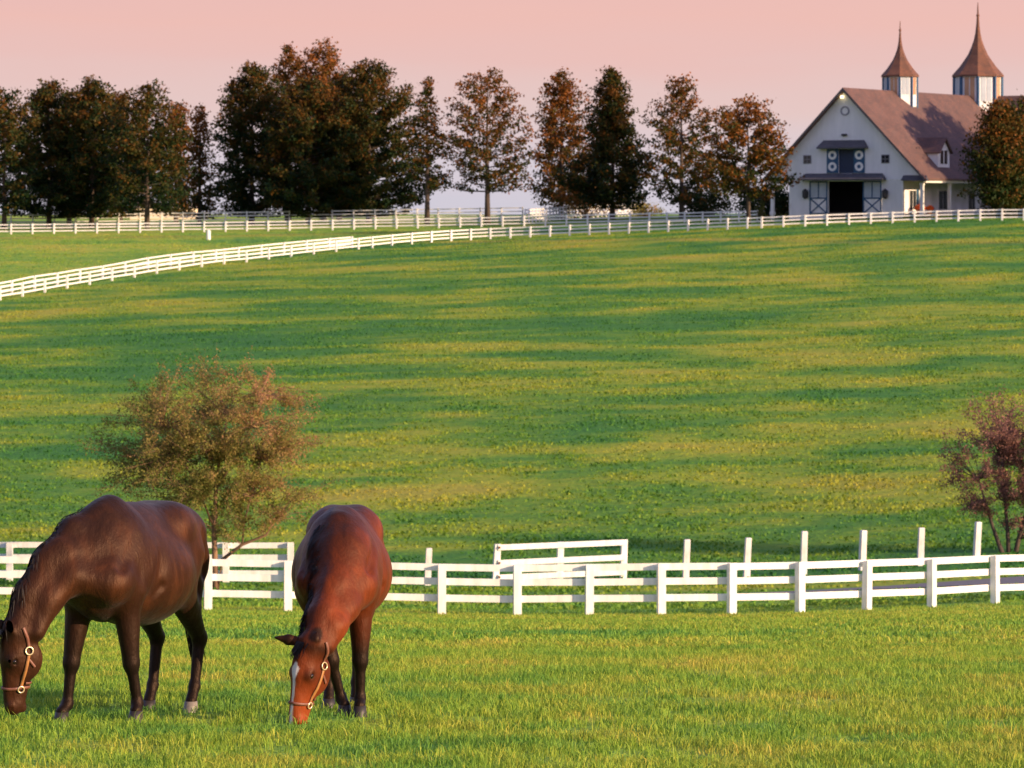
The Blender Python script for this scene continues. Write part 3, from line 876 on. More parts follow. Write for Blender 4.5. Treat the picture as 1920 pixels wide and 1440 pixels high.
M['red_flower'] = make_leafmat("red_flowers", [(0.2, (0.10, 0.12, 0.03)), (0.4, (0.50, 0.08, 0.03)), (0.8, (0.70, 0.16, 0.04))])

def leafy(name, C, size, rng, mat, parent, tint=None, flat=0.0):
    n = len(C)
    A = rng.normal(0, 1, (n, 3)); A[:, 2] *= (1-flat); A /= np.linalg.norm(A, axis=1)[:, None]
    B = rng.normal(0, 1, (n, 3)); B -= A*np.sum(A*B, 1)[:, None]; B /= np.linalg.norm(B, axis=1)[:, None]
    s = size*(0.55+0.9*rng.random((n, 1)))
    a = A*s*0.5; b = B*s*0.33
    V = np.stack([C-a, C-b*1.0+a*0.1, C+a, C+b*1.0+a*0.1], 1).reshape(-1, 3)
    F = np.arange(4*n).reshape(-1, 4)
    me = np_mesh(name, V, F)
    t = rng.random(n) if tint is None else tint
    add_attr(me, "tint", np.repeat(t, 4))
    return link_mesh(name, me, mat, parent)

def crown_profile(t, kind):
    if kind == 'oval':   return np.clip(0.62+t*2.4, 0, 1)*(1-np.clip(t, 0, 1)**3.2)**0.62+0.05
    if kind == 'cone':   return np.clip((1-t)**0.7*1.08, 0, 1)*np.clip(0.55+t*3.0, 0, 1)
    if kind == 'round':  return np.sqrt(np.clip(1-(2*t-1)**2, 0, 1))
    return 1-t

def big_tree(px, Y, base_px, top_px, crown_bot_px, width_px, label, seed, kind='oval', limbs=80, leaves=26, size=0.42,
             clump=0.75, mat='leaf_oak', rust=0.0, trunk_r=None, lean=0.0, name="oak_tree", cat="tree", group="big trees in the row along the hilltop"):
    rng = np.random.default_rng(seed)
    x, y, z = at(px, Y); k = FPX/Y
    zc = lambda p: CAMZ - (p-HZ)*Y/FPX - z
    H = zc(top_px); cb = zc(crown_bot_px); R = width_px/2/k*(1.26 if leaves < 24 else 1.3)
    root = empty(name, (x, y, z)); tag(root, label, cat, group)
    tr = trunk_r or max(0.18, H*0.017)
    m = MB()
    wob = rng.normal(0, 0.12, (6, 2))
    tp = [(lean*H*t_ + wob[i][0]*t_, wob[i][1]*t_, H*0.93*t_ - (0.4 if i == 0 else 0)) for i, t_ in enumerate((0, .2, .4, .6, .8, 1.0))]
    m.tube(tp, [tr*1.25, tr*0.95, tr*0.75, tr*0.5, tr*0.28, tr*0.06], 7)
    C = []; TT = []
    lob = rng.uniform(0.70, 1.14, 7); hv = rng.uniform(0.76, 1.16, 9); ph0 = rng.uniform(0, 6.28)
    for i in range(limbs):
        t = (i+0.5)/limbs
        t = t**0.9
        h = cb + (H-cb)*t
        az = i*2.399963 + rng.normal(0, 0.35)
        r = R*float(crown_profile(np.array(t), kind))*np.interp((az+ph0) % 6.28, np.linspace(0, 6.28, 8), np.r_[lob, lob[0]])*rng.uniform(0.82, 1.08)*np.interp(t+0.06*math.sin(az*2), np.linspace(0, 1, 9), hv)
        r = max(r, 0.5)
        up = (0.15 + 0.7*t)*r
        h0 = max(h - up*0.8, cb*0.55)
        tt = min(h0/(H*0.93), 0.98)
        p0 = np.array([np.interp(tt, (0, .2, .4, .6, .8, 1.0), [q[0] for q in tp]), np.interp(tt, (0, .2, .4, .6, .8, 1.0), [q[1] for q in tp]), h0])
        e = np.array([math.cos(az)*r, math.sin(az)*r, h])
        e[0] += lean*H*t
        mid = (p0+e)/2 + np.array([0, 0, -0.06*r])
        m.tube([tuple(p0), tuple(mid), tuple(e)], [tr*0.30*(1.1-t), tr*0.18*(1.1-t), 0.02], 4, cap=False)
        nc = int(3 + r*1.5)
        for s in np.linspace(0.30, 1.0, nc):
            c = p0 + (e-p0)*s + rng.normal(0, 0.25*clump*2, 3)*np.array([1, 1, 0.8])
            nl = int(leaves*rng.uniform(0.55, 1.3))
            pts = c + rng.normal(0, clump*0.5*(0.7+0.6*s), (nl, 3))*np.array([1, 1, 0.7])
            C.append(pts)
            base = 0.155 + rust*0.72 + 0.33*t + 0.15*(s-0.5)  # height term paints sun-warmed tops into the leaf colour
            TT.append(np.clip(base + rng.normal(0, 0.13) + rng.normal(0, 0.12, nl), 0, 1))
    m.build("trunk", M['bark'], root, smooth=True)
    C = np.concatenate(C); TT = np.concatenate(TT)
    C[:, 2] = np.maximum(C[:, 2], cb*0.8)
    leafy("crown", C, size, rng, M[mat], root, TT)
    return root

T = big_tree
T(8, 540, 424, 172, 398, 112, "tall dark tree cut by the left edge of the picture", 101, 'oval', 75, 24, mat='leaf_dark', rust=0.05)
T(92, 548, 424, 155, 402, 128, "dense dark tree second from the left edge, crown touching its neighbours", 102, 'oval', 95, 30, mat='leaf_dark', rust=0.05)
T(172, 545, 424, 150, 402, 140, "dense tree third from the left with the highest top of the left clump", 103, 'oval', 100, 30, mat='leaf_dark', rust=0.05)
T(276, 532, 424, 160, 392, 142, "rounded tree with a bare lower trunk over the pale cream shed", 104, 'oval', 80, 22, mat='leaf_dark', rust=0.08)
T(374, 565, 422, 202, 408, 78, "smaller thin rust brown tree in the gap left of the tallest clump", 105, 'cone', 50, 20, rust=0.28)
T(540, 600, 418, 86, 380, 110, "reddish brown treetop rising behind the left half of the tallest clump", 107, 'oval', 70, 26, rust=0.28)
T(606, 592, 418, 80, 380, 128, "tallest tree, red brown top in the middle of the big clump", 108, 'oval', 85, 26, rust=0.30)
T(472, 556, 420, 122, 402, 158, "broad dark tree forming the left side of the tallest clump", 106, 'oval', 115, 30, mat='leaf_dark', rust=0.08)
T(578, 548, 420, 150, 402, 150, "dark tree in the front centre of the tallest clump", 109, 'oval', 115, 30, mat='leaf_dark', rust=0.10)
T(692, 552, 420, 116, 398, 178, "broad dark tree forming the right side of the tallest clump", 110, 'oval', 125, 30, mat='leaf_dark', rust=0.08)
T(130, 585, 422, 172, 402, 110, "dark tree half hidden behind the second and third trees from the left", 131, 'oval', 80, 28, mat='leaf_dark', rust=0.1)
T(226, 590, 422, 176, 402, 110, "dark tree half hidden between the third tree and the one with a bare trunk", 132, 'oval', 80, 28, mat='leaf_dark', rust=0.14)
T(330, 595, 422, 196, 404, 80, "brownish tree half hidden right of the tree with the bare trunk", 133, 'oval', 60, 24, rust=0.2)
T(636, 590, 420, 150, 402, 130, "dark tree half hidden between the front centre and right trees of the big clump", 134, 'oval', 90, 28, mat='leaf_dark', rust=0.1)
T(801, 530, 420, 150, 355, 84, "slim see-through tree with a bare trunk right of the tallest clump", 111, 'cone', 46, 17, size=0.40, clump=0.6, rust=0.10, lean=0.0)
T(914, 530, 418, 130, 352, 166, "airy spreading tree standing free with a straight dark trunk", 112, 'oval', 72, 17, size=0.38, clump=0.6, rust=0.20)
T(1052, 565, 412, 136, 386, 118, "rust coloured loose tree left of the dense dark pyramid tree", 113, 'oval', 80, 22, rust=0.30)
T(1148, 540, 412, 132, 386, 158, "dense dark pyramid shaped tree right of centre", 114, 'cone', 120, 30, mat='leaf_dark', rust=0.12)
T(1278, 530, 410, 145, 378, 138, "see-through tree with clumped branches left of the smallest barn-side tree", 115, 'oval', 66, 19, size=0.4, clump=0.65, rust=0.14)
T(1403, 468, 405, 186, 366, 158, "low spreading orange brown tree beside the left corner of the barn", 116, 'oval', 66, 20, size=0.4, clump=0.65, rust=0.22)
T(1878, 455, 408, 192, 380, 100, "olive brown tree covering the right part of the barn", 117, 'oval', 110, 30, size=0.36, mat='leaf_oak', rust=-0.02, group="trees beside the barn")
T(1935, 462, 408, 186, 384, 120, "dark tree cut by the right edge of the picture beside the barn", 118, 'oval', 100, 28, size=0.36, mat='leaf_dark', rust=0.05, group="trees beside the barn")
# unseen trees added outside the frame to shade the barn roof
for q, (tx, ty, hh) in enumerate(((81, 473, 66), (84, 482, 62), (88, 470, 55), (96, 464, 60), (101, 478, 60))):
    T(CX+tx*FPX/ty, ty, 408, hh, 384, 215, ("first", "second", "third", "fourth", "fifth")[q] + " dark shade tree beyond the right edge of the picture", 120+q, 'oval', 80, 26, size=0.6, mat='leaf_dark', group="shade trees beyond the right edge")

def bush(px, Y, w_px, top_px, bot_px, lab, seed, mat, rust=0.0, size=0.3, n=2600, name="bush", cat="bush"):
    rng = np.random.default_rng(seed)
    x, y, z = at(px, Y); k = FPX/Y
    zc = lambda p: CAMZ - (p-HZ)*Y/FPX - z
    H = max(zc(top_px), 0.8); R = w_px/2/k
    root = empty(name, (x, y, z)); tag(root, lab, cat)
    m = MB(); C = []; TT = []
    for i in range(26):
        az = rng.uniform(0, 6.28); r = R*math.sqrt(rng.random()); h = H*rng.uniform(0.2, 1.0)*(1-0.35*(r/R)**2)
        e = (r*math.cos(az), r*math.sin(az), h)
        m.tube([(0.1*math.cos(az), 0.1*math.sin(az), -0.1), (e[0]*0.5, e[1]*0.5, h*0.6), e], [0.07, 0.05, 0.015], 4, cap=False)
        C.append(np.array(e) + rng.normal(0, 1, (n//26, 3))*np.array([R*0.22, R*0.22, H*0.16])); TT.append(np.clip(0.4+rust+rng.normal(0, 0.1)+rng.normal(0, 0.12, n//26), 0, 1))
    m.build("stem", M['bark'], root)
    C = np.concatenate(C); C[:, 2] = np.maximum(C[:, 2], 0.1)
    leafy("foliage", C, size, rng, M[mat], root, np.concatenate(TT))
bush(1100, 555, 110, 330, 402, "olive and rust coloured bush under the dense pyramid tree", 201, 'leaf_oak', 0.15, 0.35, 4200)
bush(1210, 560, 60, 380, 402, "low yellowish bush right of the pyramid tree's trunk", 202, 'leaf_olive', 0.0, 0.3, 1200)
bush(1320, 545, 100, 352, 404, "dark green bush below the see-through clumped tree", 203, 'leaf_dark', -0.1, 0.35, 4200)
bush(1440, 508, 90, 350, 402, "dark green hedge bush beside the left porch post of the barn", 204, 'leaf_dark', -0.15, 0.35, 5200)
bush(1427, 470, 18, 378, 402, "small pale green shrub left of the barn beside the fence", 205, 'leaf_green', 0.2, 0.2, 500)
bush(1900, 462, 120, 340, 402, "dark bush below the trees at the right end of the barn", 208, 'leaf_dark', 0.0, 0.35, 5200)

flower_tub(9.4, 2.2, 0.75, "larger tub of orange red flowers at the near end of the barn porch", 21)
flower_tub(9.6, 4.8, 0.55, "smaller tub of orange red flowers behind the larger one on the barn porch", 22)

def small_tree(px, Y, pts_px, crown, label, seed, mat, leaves, size, bmat, twigs=260, name="ornamental_tree"):
    """multi-stemmed small tree. pts_px: stems as lists of photo columns/rows; crown: (cx, cy, rx, ry) in photo pixels"""
    rng = np.random.default_rng(seed)
    x, y, z = at(px, Y); k = FPX/Y
    L = lambda a, b: np.array([(a-px)/k, 0.0, CAMZ - (b-HZ)/k - z])
    root = empty(name, (x, y, z)); tag(root, label, "small tree")
    m = MB()
    tips = []
    for st in pts_px:
        P = [L(a, b) for a, b, r, dy in st]
        for p, s_ in zip(P, st): p[1] = s_[3]
        m.tube([tuple(p) for p in P], [s_[2] for s_ in st], 7)
        tips += P[1:]
    cc = L(crown[0], crown[1]); rx = crown[2]/k; rz = crown[3]/k
    tips = np.array(tips)
    C = []; TT = []
    for i in range(twigs):
        v = rng.normal(0, 1, 3); v /= np.linalg.norm(v); rr = rng.random()**0.47*1.04
        e = cc + v*np.array([rx, rx*0.8, rz])*rr*rng.uniform(0.9, 1.1)
        if e[2] < cc[2] - rz*0.86: continue
        d = np.linalg.norm(tips - e, axis=1) + 0.6*np.maximum(0, tips[:, 2]-e[2]); s0 = tips[np.argmin(d)] + rng.normal(0, 0.02, 3)
        mid = (s0+e)/2 + rng.normal(0, 0.12, 3) + np.array([0, 0, 0.1])
        q = s0 + (mid-s0)*0.5
        m.tube([tuple(s0), tuple(mid), tuple(e)], [0.018, 0.011, 0.003], 3, cap=False)
        ed = (e-cc)/np.array([rx, rx*0.8, rz]); out = np.linalg.norm(ed)
        nl = int(leaves*rng.uniform(0.5, 1.5)*(1.3-0.55*out))
        for _ in range(3):
            tw = e + rng.normal(0, 0.22, 3); m.tube([tuple(mid+(e-mid)*rng.random()), tuple(tw)], [0.006, 0.002], 3, cap=False)
        s = rng.random(nl)[:, None]
        C.append(mid + (e-mid)*(s*1.05) + rng.normal(0, 0.11, (nl, 3)))
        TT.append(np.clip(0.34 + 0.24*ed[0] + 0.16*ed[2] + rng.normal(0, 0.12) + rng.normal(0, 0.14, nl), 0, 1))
        if i % 9 == 0:    # stray leader twigs that stick out
            e2 = e + (e-cc)*0.25; m.tube([tuple(e), tuple(e2)], [0.004, 0.0015], 3, cap=False)
            C.append(e + (e2-e)*rng.random((8, 1)) + rng.normal(0, 0.05, (8, 3))); TT.append(rng.random(8)*0.4+0.5)
    m.build("trunk", M[bmat], root, smooth=True)
    leafy("crown", np.concatenate(C), size, rng, M[mat], root, np.concatenate(TT))
    return root
small_tree(408, 126,
  [[(404, 1118, .12, 0), (403, 1050, .10, 0), (401, 990, .085, .05), (404, 920, .06, .1), (412, 850, .04, .2), (425, 780, .02, .3)],
   [(406, 1112, .09, 0), (418, 1048, .07, -.1), (455, 1020, .055, -.2), (500, 1002, .04, -.3), (515, 975, .02, -.4)],
   [(402, 1112, .08, 0), (385, 1045, .06, .1), (378, 1010, .045, .2), (350, 940, .03, .3), (300, 880, .02, .5)],
   [(455, 1020, .035, -.2), (458, 985, .028, -.2), (470, 930, .02, -.2), (490, 860, .012, -.1)],
   [(401, 990, .04, .05), (375, 920, .03, -.3), (340, 850, .02, -.5), (310, 800, .01, -.6)],
   [(404, 920, .035, .1), (440, 860, .025, -.2), (470, 800, .015, -.3), (490, 740, .01, -.3)]],
  (392, 850, 225, 178), "small bushy tree with thin olive and rusty leaves behind the dark horse", 301, 'leaf_olive', 125, 0.072, 'bark_small', twigs=620)
small_tree(1890, 142,
  [[(1892, 1072, .13, 0), (1880, 1040, .10, 0), (1862, 990, .07, 0), (1850, 950, .05, 0), (1835, 900, .03, 0)],
   [(1893, 1070, .10, .1), (1890, 1000, .08, .1), (1885, 940, .06, .1), (1880, 860, .03, .1)],
   [(1897, 1070, .11, 0), (1910, 1010, .09, 0), (1930, 940, .06, 0), (1960, 850, .03, 0)]],
  (1932, 868, 172, 148), "small purple red tree cut by the right edge of the picture", 302, 'leaf_purple', 125, 0.08, 'bark', twigs=420)

# low cream shed far behind the trees
def shed():
    x, y, z = at(305, 640)
    root = empty("shed", (x, y, z)); tag(root, "long low cream shed far behind the trees on the left", "shed")
    m = MB(); m.box(-5.6, 5.6, 0, 5, -1.0, 2.0); m.build("wall", mat_simple("cream_wall", (0.80, 0.66, 0.48), (0.72, 0.58, 0.42), 0.7, 0.5), root)
    m = MB(); m.add([(-5.9, -0.3, 2.0), (5.9, -0.3, 2.0), (5.9, 5.3, 2.0), (-5.9, 5.3, 2.0), (-5.9, 2.5, 2.9), (5.9, 2.5, 2.9)], [(0,1,5,4),(2,3,4,5),(0,4,3),(1,2,5),(0,3,2,1)])
    m.build("roof", mat_simple("pale_roof", (0.62, 0.52, 0.42), (0.5, 0.42, 0.35), 0.6, 1), root)
shed()
# ------------------------------------------------------------------ horses (body grown as one smooth surface from a distance field)
def nrm(v): v = np.asarray(v, float); return v/np.linalg.norm(v)

class Field:
    def __init__(s, lo, hi, h):
        s.lo = np.array(lo, float); s.h = h
        s.n = np.ceil((np.array(hi)-s.lo)/h).astype(int)+1
        s.F = np.full(s.n, 0.35, np.float32)
        s.ax = [s.lo[i] + h*np.arange(s.n[i]) for i in range(3)]
    def region(s, lo, hi):
        a = np.clip(np.floor((lo-s.lo)/s.h).astype(int), 0, s.n); b = np.clip(np.ceil((hi-s.lo)/s.h).astype(int)+1, 0, s.n)
        return a, b
    def put(s, fn, lo, hi, k, pad=0.16, sub=False):
        a, b = s.region(np.asarray(lo)-pad, np.asarray(hi)+pad)
        if (b <= a).any(): return
        X = s.ax[0][a[0]:b[0]][:, None, None]; Y = s.ax[1][a[1]:b[1]][None, :, None]; Z = s.ax[2][a[2]:b[2]][None, None, :]
        d = fn(X, Y, Z).astype(np.float32)
        v = s.F[a[0]:b[0], a[1]:b[1], a[2]:b[2]]
        if sub: d = -d; h_ = np.maximum(k-np.abs(v-d), 0)/k; r = np.maximum(v, d) + h_*h_*k*0.25
        else: h_ = np.maximum(k-np.abs(v-d), 0)/k; r = np.minimum(v, d) - h_*h_*k*0.25
        s.F[a[0]:b[0], a[1]:b[1], a[2]:b[2]] = r
    def rc(s, p, q, r1, r2, k=0.05, flat=None, f=1.0, sub=False):
        """tapered capsule, optionally squashed by f along direction flat"""
        p = np.array(p, float); q = np.array(q, float); ba = q-p; L2 = max(float(ba @ ba), 1e-9)
        n = nrm(flat) if flat is not None else None
        def fn(X, Y, Z):
            x = X-p[0]; y = Y-p[1]; z = Z-p[2]
            t = np.clip((x*ba[0]+y*ba[1]+z*ba[2])/L2, 0, 1)
            dx = x-t*ba[0]; dy = y-t*ba[1]; dz = z-t*ba[2]
            if n is not None:
                w = (dx*n[0]+dy*n[1]+dz*n[2])*(f-1); dx = dx+w*n[0]; dy = dy+w*n[1]; dz = dz+w*n[2]
            d = np.sqrt(dx*dx+dy*dy+dz*dz) - (r1+(r2-r1)*t)
            return d/ (f if n is not None else 1)**0.5
        R = max(r1, r2)
        s.put(fn, np.minimum(p, q)-R, np.maximum(p, q)+R, k, sub=sub)
    def el(s, c, r, k=0.05, rot=None, sub=False):
        """ellipsoid; rot = 3x3 with local axes as rows"""
        c = np.array(c, float); r = np.array(r, float); Rm = np.eye(3) if rot is None else np.array(rot, float)
        def fn(X, Y, Z):
            x = X-c[0]; y = Y-c[1]; z = Z-c[2]
            u = [(x*Rm[i, 0]+y*Rm[i, 1]+z*Rm[i, 2]) for i in range(3)]
            k0 = np.sqrt((u[0]/r[0])**2+(u[1]/r[1])**2+(u[2]/r[2])**2)
            k1 = np.sqrt((u[0]/r[0]**2)**2+(u[1]/r[1]**2)**2+(u[2]/r[2]**2)**2)
            return k0*(k0-1)/np.maximum(k1, 1e-6)
        R = float(r.max())
        e = np.full(3, R) if rot is not None else r
        s.put(fn, c-e, c+e, k, sub=sub)
    def sample(s, P):
        P = np.atleast_2d(P); g = (P-s.lo)/s.h; g = np.clip(g, 0, s.n-1.001); i = g.astype(int); f = g-i
        v = 0
        for a in (0, 1):
            for b in (0, 1):
                for c in (0, 1):
                    w = (f[:, 0] if a else 1-f[:, 0])*(f[:, 1] if b else 1-f[:, 1])*(f[:, 2] if c else 1-f[:, 2])
                    v = v + w*s.F[i[:, 0]+a, i[:, 1]+b, i[:, 2]+c]
        return v
    def grad(s, P):
        e = s.h; P = np.atleast_2d(P)
        g = np.stack([s.sample(P+d)-s.sample(P-d) for d in (np.array([e, 0, 0]), np.array([0, e, 0]), np.array([0, 0, e]))], 1)
        return g/np.maximum(np.linalg.norm(g, axis=1)[:, None], 1e-9)
    def surf(s, o, d, far=0.6):
        """first surface point on the ray o + t d"""
        o = np.asarray(o, float); d = nrm(d); t = 0.0
        while t < far:
            v = float(s.sample(o+d*t)[0])
            if v < 0.001: break
            t += max(v*0.7, 0.002)
        return o+d*t
    def mesh(s):
        F = s.F; S = F < 0
        nx, ny, nz = F.shape
        c = [S[a:nx-1+a, b:ny-1+b, d:nz-1+d] for a in (0, 1) for b in (0, 1) for d in (0, 1)]
        cnt = sum(x.astype(np.int8) for x in c)
        cell = (cnt > 0) & (cnt < 8)
        idx = np.full(cell.shape, -1, np.int64); I = np.argwhere(cell); idx[tuple(I.T)] = np.arange(len(I))
        acc = np.zeros((len(I), 3)); num = np.zeros(len(I))
        cor = [np.array([a, b, d]) for a in (0, 1) for b in (0, 1) for d in (0, 1)]
        for i in range(8):
            for j in range(i+1, 8):
                if np.abs(cor[i]-cor[j]).sum() != 1: continue
                A = I+cor[i]; B = I+cor[j]; fa = F[tuple(A.T)]; fb = F[tuple(B.T)]
                m = (fa < 0) != (fb < 0)
                t = np.where(m, fa/np.where(m, fa-fb, 1), 0)
                acc += np.where(m[:, None], cor[i]+(cor[j]-cor[i])*t[:, None], 0); num += m
        V = s.lo + s.h*(I + acc/num[:, None])
        Q = []
        for ax in range(3):
            sl0 = [slice(None)]*3; sl1 = [slice(None)]*3; sl0[ax] = slice(0, -1); sl1[ax] = slice(1, None)
            a = S[tuple(sl0)]; b = S[tuple(sl1)]
            E = np.argwhere(a != b)
            o1, o2 = [(1, 2), (2, 0), (0, 1)][ax]
            ok = (E[:, o1] > 0) & (E[:, o2] > 0) & (E[:, o1] < cell.shape[o1]) & (E[:, o2] < cell.shape[o2]) & (E[:, ax] < cell.shape[ax])
            E = E[ok]; inside = a[tuple(E.T)]
            def at_(d1, d2):
                G = E.copy(); G[:, o1] -= d1; G[:, o2] -= d2; return idx[tuple(G.T)]
            q = np.stack([at_(1, 1), at_(0, 1), at_(0, 0), at_(1, 0)], 1)
            q[~inside] = q[~inside][:, ::-1]
            Q.append(q)
        Q = np.concatenate(Q); Q = Q[(Q >= 0).all(1)]
        return V, Q

def make_coat(name, base, dark, hi):
    m, t, b = new_mat(name)
    n = noise(t, 4.0, 5, 0.6, stretch=(1.3, 1.3, 0.5), dist=0.6); n2 = noise(t, 60.0, 3, 0.7, stretch=(1, 1, 0.25))
    c = ramp(t, n, [(0.32, tuple(x*0.7 for x in base)), (0.5, base), (0.70, hi)])
    c = mixc(t, fmath(t, 'MULTIPLY', n2, 0.35), c, dark)
    c = mixc(t, attr(t, "dark"), c, dark)
    c = mixc(t, attr(t, "sooty"), c, dark)
    c = mixc(t, attr(t, "red"), c, tuple(min(1, x*1.9) for x in hi))
    c = mixc(t, attr(t, "white"), c, (0.62, 0.60, 0.58))
    t.links.new(c, b.inputs["Base Color"])
    b.inputs["Roughness"].default_value = 0.5; b.inputs["Specular IOR Level"].default_value = 0.26
    b.inputs["Specular Tint"].default_value = (0.9, 0.62, 0.45, 1)
    b.inputs["Sheen Weight"].default_value = 0.03; b.inputs["Sheen Roughness"].default_value = 0.4
    h1 = fmath(t, 'MULTIPLY', noise(t, 90.0, 4, 0.7, stretch=(1, 1, 0.3)), 0.25)
    h2 = fmath(t, 'MULTIPLY', noise(t, 9.0, 3, 0.55, stretch=(1.4, 1.4, 0.7)), 1.0)
    bump(t, b, fmath(t, 'ADD', h1, h2), 0.55, 0.022)
    return m
M['hair'] = mat_simple("black_hair", (0.022, 0.016, 0.014), (0.012, 0.01, 0.01), 0.65, 20, spec=0.2)
M['eye'] = mat_simple("horse_eye", (0.012, 0.008, 0.006), (0.01, 0.006, 0.005), 0.08, 1)
M['hoof'] = mat_simple("hoof_horn", (0.035, 0.028, 0.024), (0.02, 0.016, 0.015), 0.5, 20)
M['hoof_pale'] = mat_simple("pale_hoof_horn", (0.24, 0.21, 0.18), (0.14, 0.12, 0.10), 0.5, 20)
M['leather'] = mat_simple("tan_leather", (0.40, 0.19, 0.05), (0.24, 0.10, 0.035), 0.45, 20)
M['leather_dark'] = mat_simple("brown_leather", (0.20, 0.075, 0.045), (0.13, 0.05, 0.03), 0.5, 20)
M['brass'] = mat_simple("brass_ring", (0.85, 0.72, 0.42), (0.7, 0.55, 0.3), 0.25, 10, metal=0.6)

def horse(cfg):
    X0 = np.array([cfg['x'], cfg['y']]); a = math.radians(cfg['yaw'])
    hd = np.array([-math.sin(a), -math.cos(a)]); lf = np.array([math.cos(a), -math.sin(a)]); sc = cfg['scale']
    z0 = gz(cfg['x'], cfg['y'])
    def W(px, py, Y):                       # photo column/row at distance Y -> horse space
        x = (px-CX)*Y/FPX; z = CAMZ-(py-HZ)*Y/FPX
        v = np.array([x, Y])-X0
        return np.array([v@hd, v@lf, z-z0])/sc
    def D(v):                               # world direction -> horse space
        v = np.asarray(v, float); return nrm([v[:2]@hd, v[:2]@lf, v[2]])
    def gl(x, y):                           # ground height under a horse-space point
        w = X0 + sc*(x*hd+y*lf); return (gz(w[0], w[1])-z0)/sc
    H = cfg.get('h', 0.0105)
    F = Field(cfg['lo'], cfg['hi'], H)
    bw = cfg.get('bw', 1.0)
    # ---- trunk
    F.el((0.05, 0, 1.13), (0.56, 0.31*bw, 0.385), 0.05)
    F.el((-0.20, 0, cfg.get('belly', 1.04)), (0.54, 0.345*cfg.get('bb', bw), 0.37), 0.10)
    F.el((0.36, 0, 1.10), (0.28, 0.235, 0.36), 0.10)
    F.el((0.50, 0.0, 1.02), (0.16, 0.19, 0.21), 0.08)
    F.rc((0.30, 0, 1.475), (-0.14, 0, 1.40), 0.078, 0.10, 0.16, flat=(0, 1, 0), f=1.1)
    F.rc((0.22, 0, 1.38), (-0.30, 0, 1.34), 0.15, 0.16, 0.14)
    F.rc((-0.05, 0, 1.31), (-0.55, 0, 1.36), 0.16, 0.17, 0.12)
    hw = cfg.get('hipw', 1.0)
    for s_ in (-1, 1):
        F.el((-0.60, s_*0.13*hw, 1.28+cfg.get('croup', 0)), (0.34, 0.20*hw, 0.27), 0.10)
        F.el((-0.52, s_*0.22*hw, 1.36), (0.12, 0.09, 0.10), 0.12)       # point of hip
        F.rc((-0.78, s_*0.13, 1.28), (-0.90, s_*0.12, 1.02), 0.16, 0.13, 0.08)
        # shoulder blade and arm muscles
        F.rc((0.22, s_*0.12, 1.40), (0.50, s_*0.185, 1.08), 0.10, 0.115, 0.07, flat=(0, 1, 0), f=1.25)
        F.rc((0.10, s_*0.20, 1.22), (0.34, s_*0.22, 0.98), 0.11, 0.11, 0.06)
        F.el((0.53, s_*0.13, 1.03), (0.12, 0.11, 0.15), 0.05)
    F.rc((-0.90, 0, 1.40), (-0.97, 0, 1.30), 0.05, 0.045, 0.05)       # dock
    # ---- legs
    legs = []
    for nm, s_ in (('FL', 1), ('FR', -1)):
        fx, fy = cfg[nm][:2]; g = gl(fx, fy); kb = cfg[nm][2]
        el_ = np.array([0.36, s_*0.175, 0.90]); foot = np.array([fx, fy, g])
        kn = el_*0.44 + foot*0.56 + np.array([kb, 0, 0.04]); ft = el_*0.13+foot*0.87 + np.array([-0.02+kb*0.3, 0, 0.02])
        F.rc((0.50, s_*0.17, 1.06), el_, 0.13, 0.105, 0.06)
        F.rc(el_+np.array([0, 0, 0.05]), kn, 0.108, 0.058, 0.05)
        F.rc(el_+np.array([-0.05, 0, 0.02]), (el_+kn)/2+np.array([-0.02, 0, 0]), 0.075, 0.05, 0.05)
        F.el(kn, (0.055, 0.056, 0.075), 0.025)
        F.rc(kn, ft, 0.044, 0.036, 0.03)
        F.rc(kn+np.array([-0.028, 0, -0.05]), ft+np.array([-0.022, 0, 0.03]), 0.022, 0.022, 0.02)
        F.el(ft, (0.046, 0.042, 0.05), 0.02)
        co = foot+np.array([0.035, 0, 0.085]); F.rc(ft, co, 0.038, 0.044, 0.02)
        legs.append((foot, co, nm))
    for nm, s_ in (('HL', 1), ('HR', -1)):
        fx, fy = cfg[nm][:2]; g = gl(fx, fy)
        foot = np.array([fx, fy, g]); sh = fx+0.80
        st = np.array([-0.56+sh*0.3, s_*0.20*hw, 0.90]); hk = np.array([-0.92+sh*0.85, fy*0.9+s_*0.02, 0.54+g]); ft = np.array([fx-0.03, fy, g+0.19])
        F.rc((-0.66, s_*0.17*hw, 1.14), st, 0.20*hw, 0.125, 0.08)
        F.rc((-0.84, s_*0.14, 1.08), (st+hk)/2+np.array([-0.04, 0, 0.06]), 0.14, 0.075, 0.08)
        F.rc(st, hk, 0.125, 0.055, 0.05)
        F.el(hk, (0.06, 0.045, 0.07), 0.03); F.rc(hk+np.array([-0.045, 0, 0.05]), hk+np.array([-0.02, 0, -0.05]), 0.022, 0.03, 0.02)
        F.rc(hk, ft, 0.047, 0.037, 0.03)
        F.rc(hk+np.array([-0.03, 0, -0.08]), ft+np.array([-0.022, 0, 0.03]), 0.022, 0.022, 0.02)
        F.el(ft, (0.046, 0.042, 0.05), 0.02)
        co = foot+np.array([0.035, 0, 0.085]); F.rc(ft, co, 0.038, 0.044, 0.02)
        legs.append((foot, co, nm))
    legF = F.F.copy()
    # ---- neck
    NF = Field(cfg['lo'], cfg['hi'], H)
    nf = D(cfg['neck_flat'])
    mid = [(W(*p[:3]), p[3]) for p in cfg['neck']]
    for (p, r1), (q, r2) in zip(mid[:-1], mid[1:]): NF.rc(p, q, r1, r2, 0.06, flat=nf, f=cfg.get('nsq', 1.5))
    cre = [W(*p) for p in cfg['crest']]; cr_ = cfg.get('crest_r', (0.075, 0.06, 0.05, 0.05, 0.055))
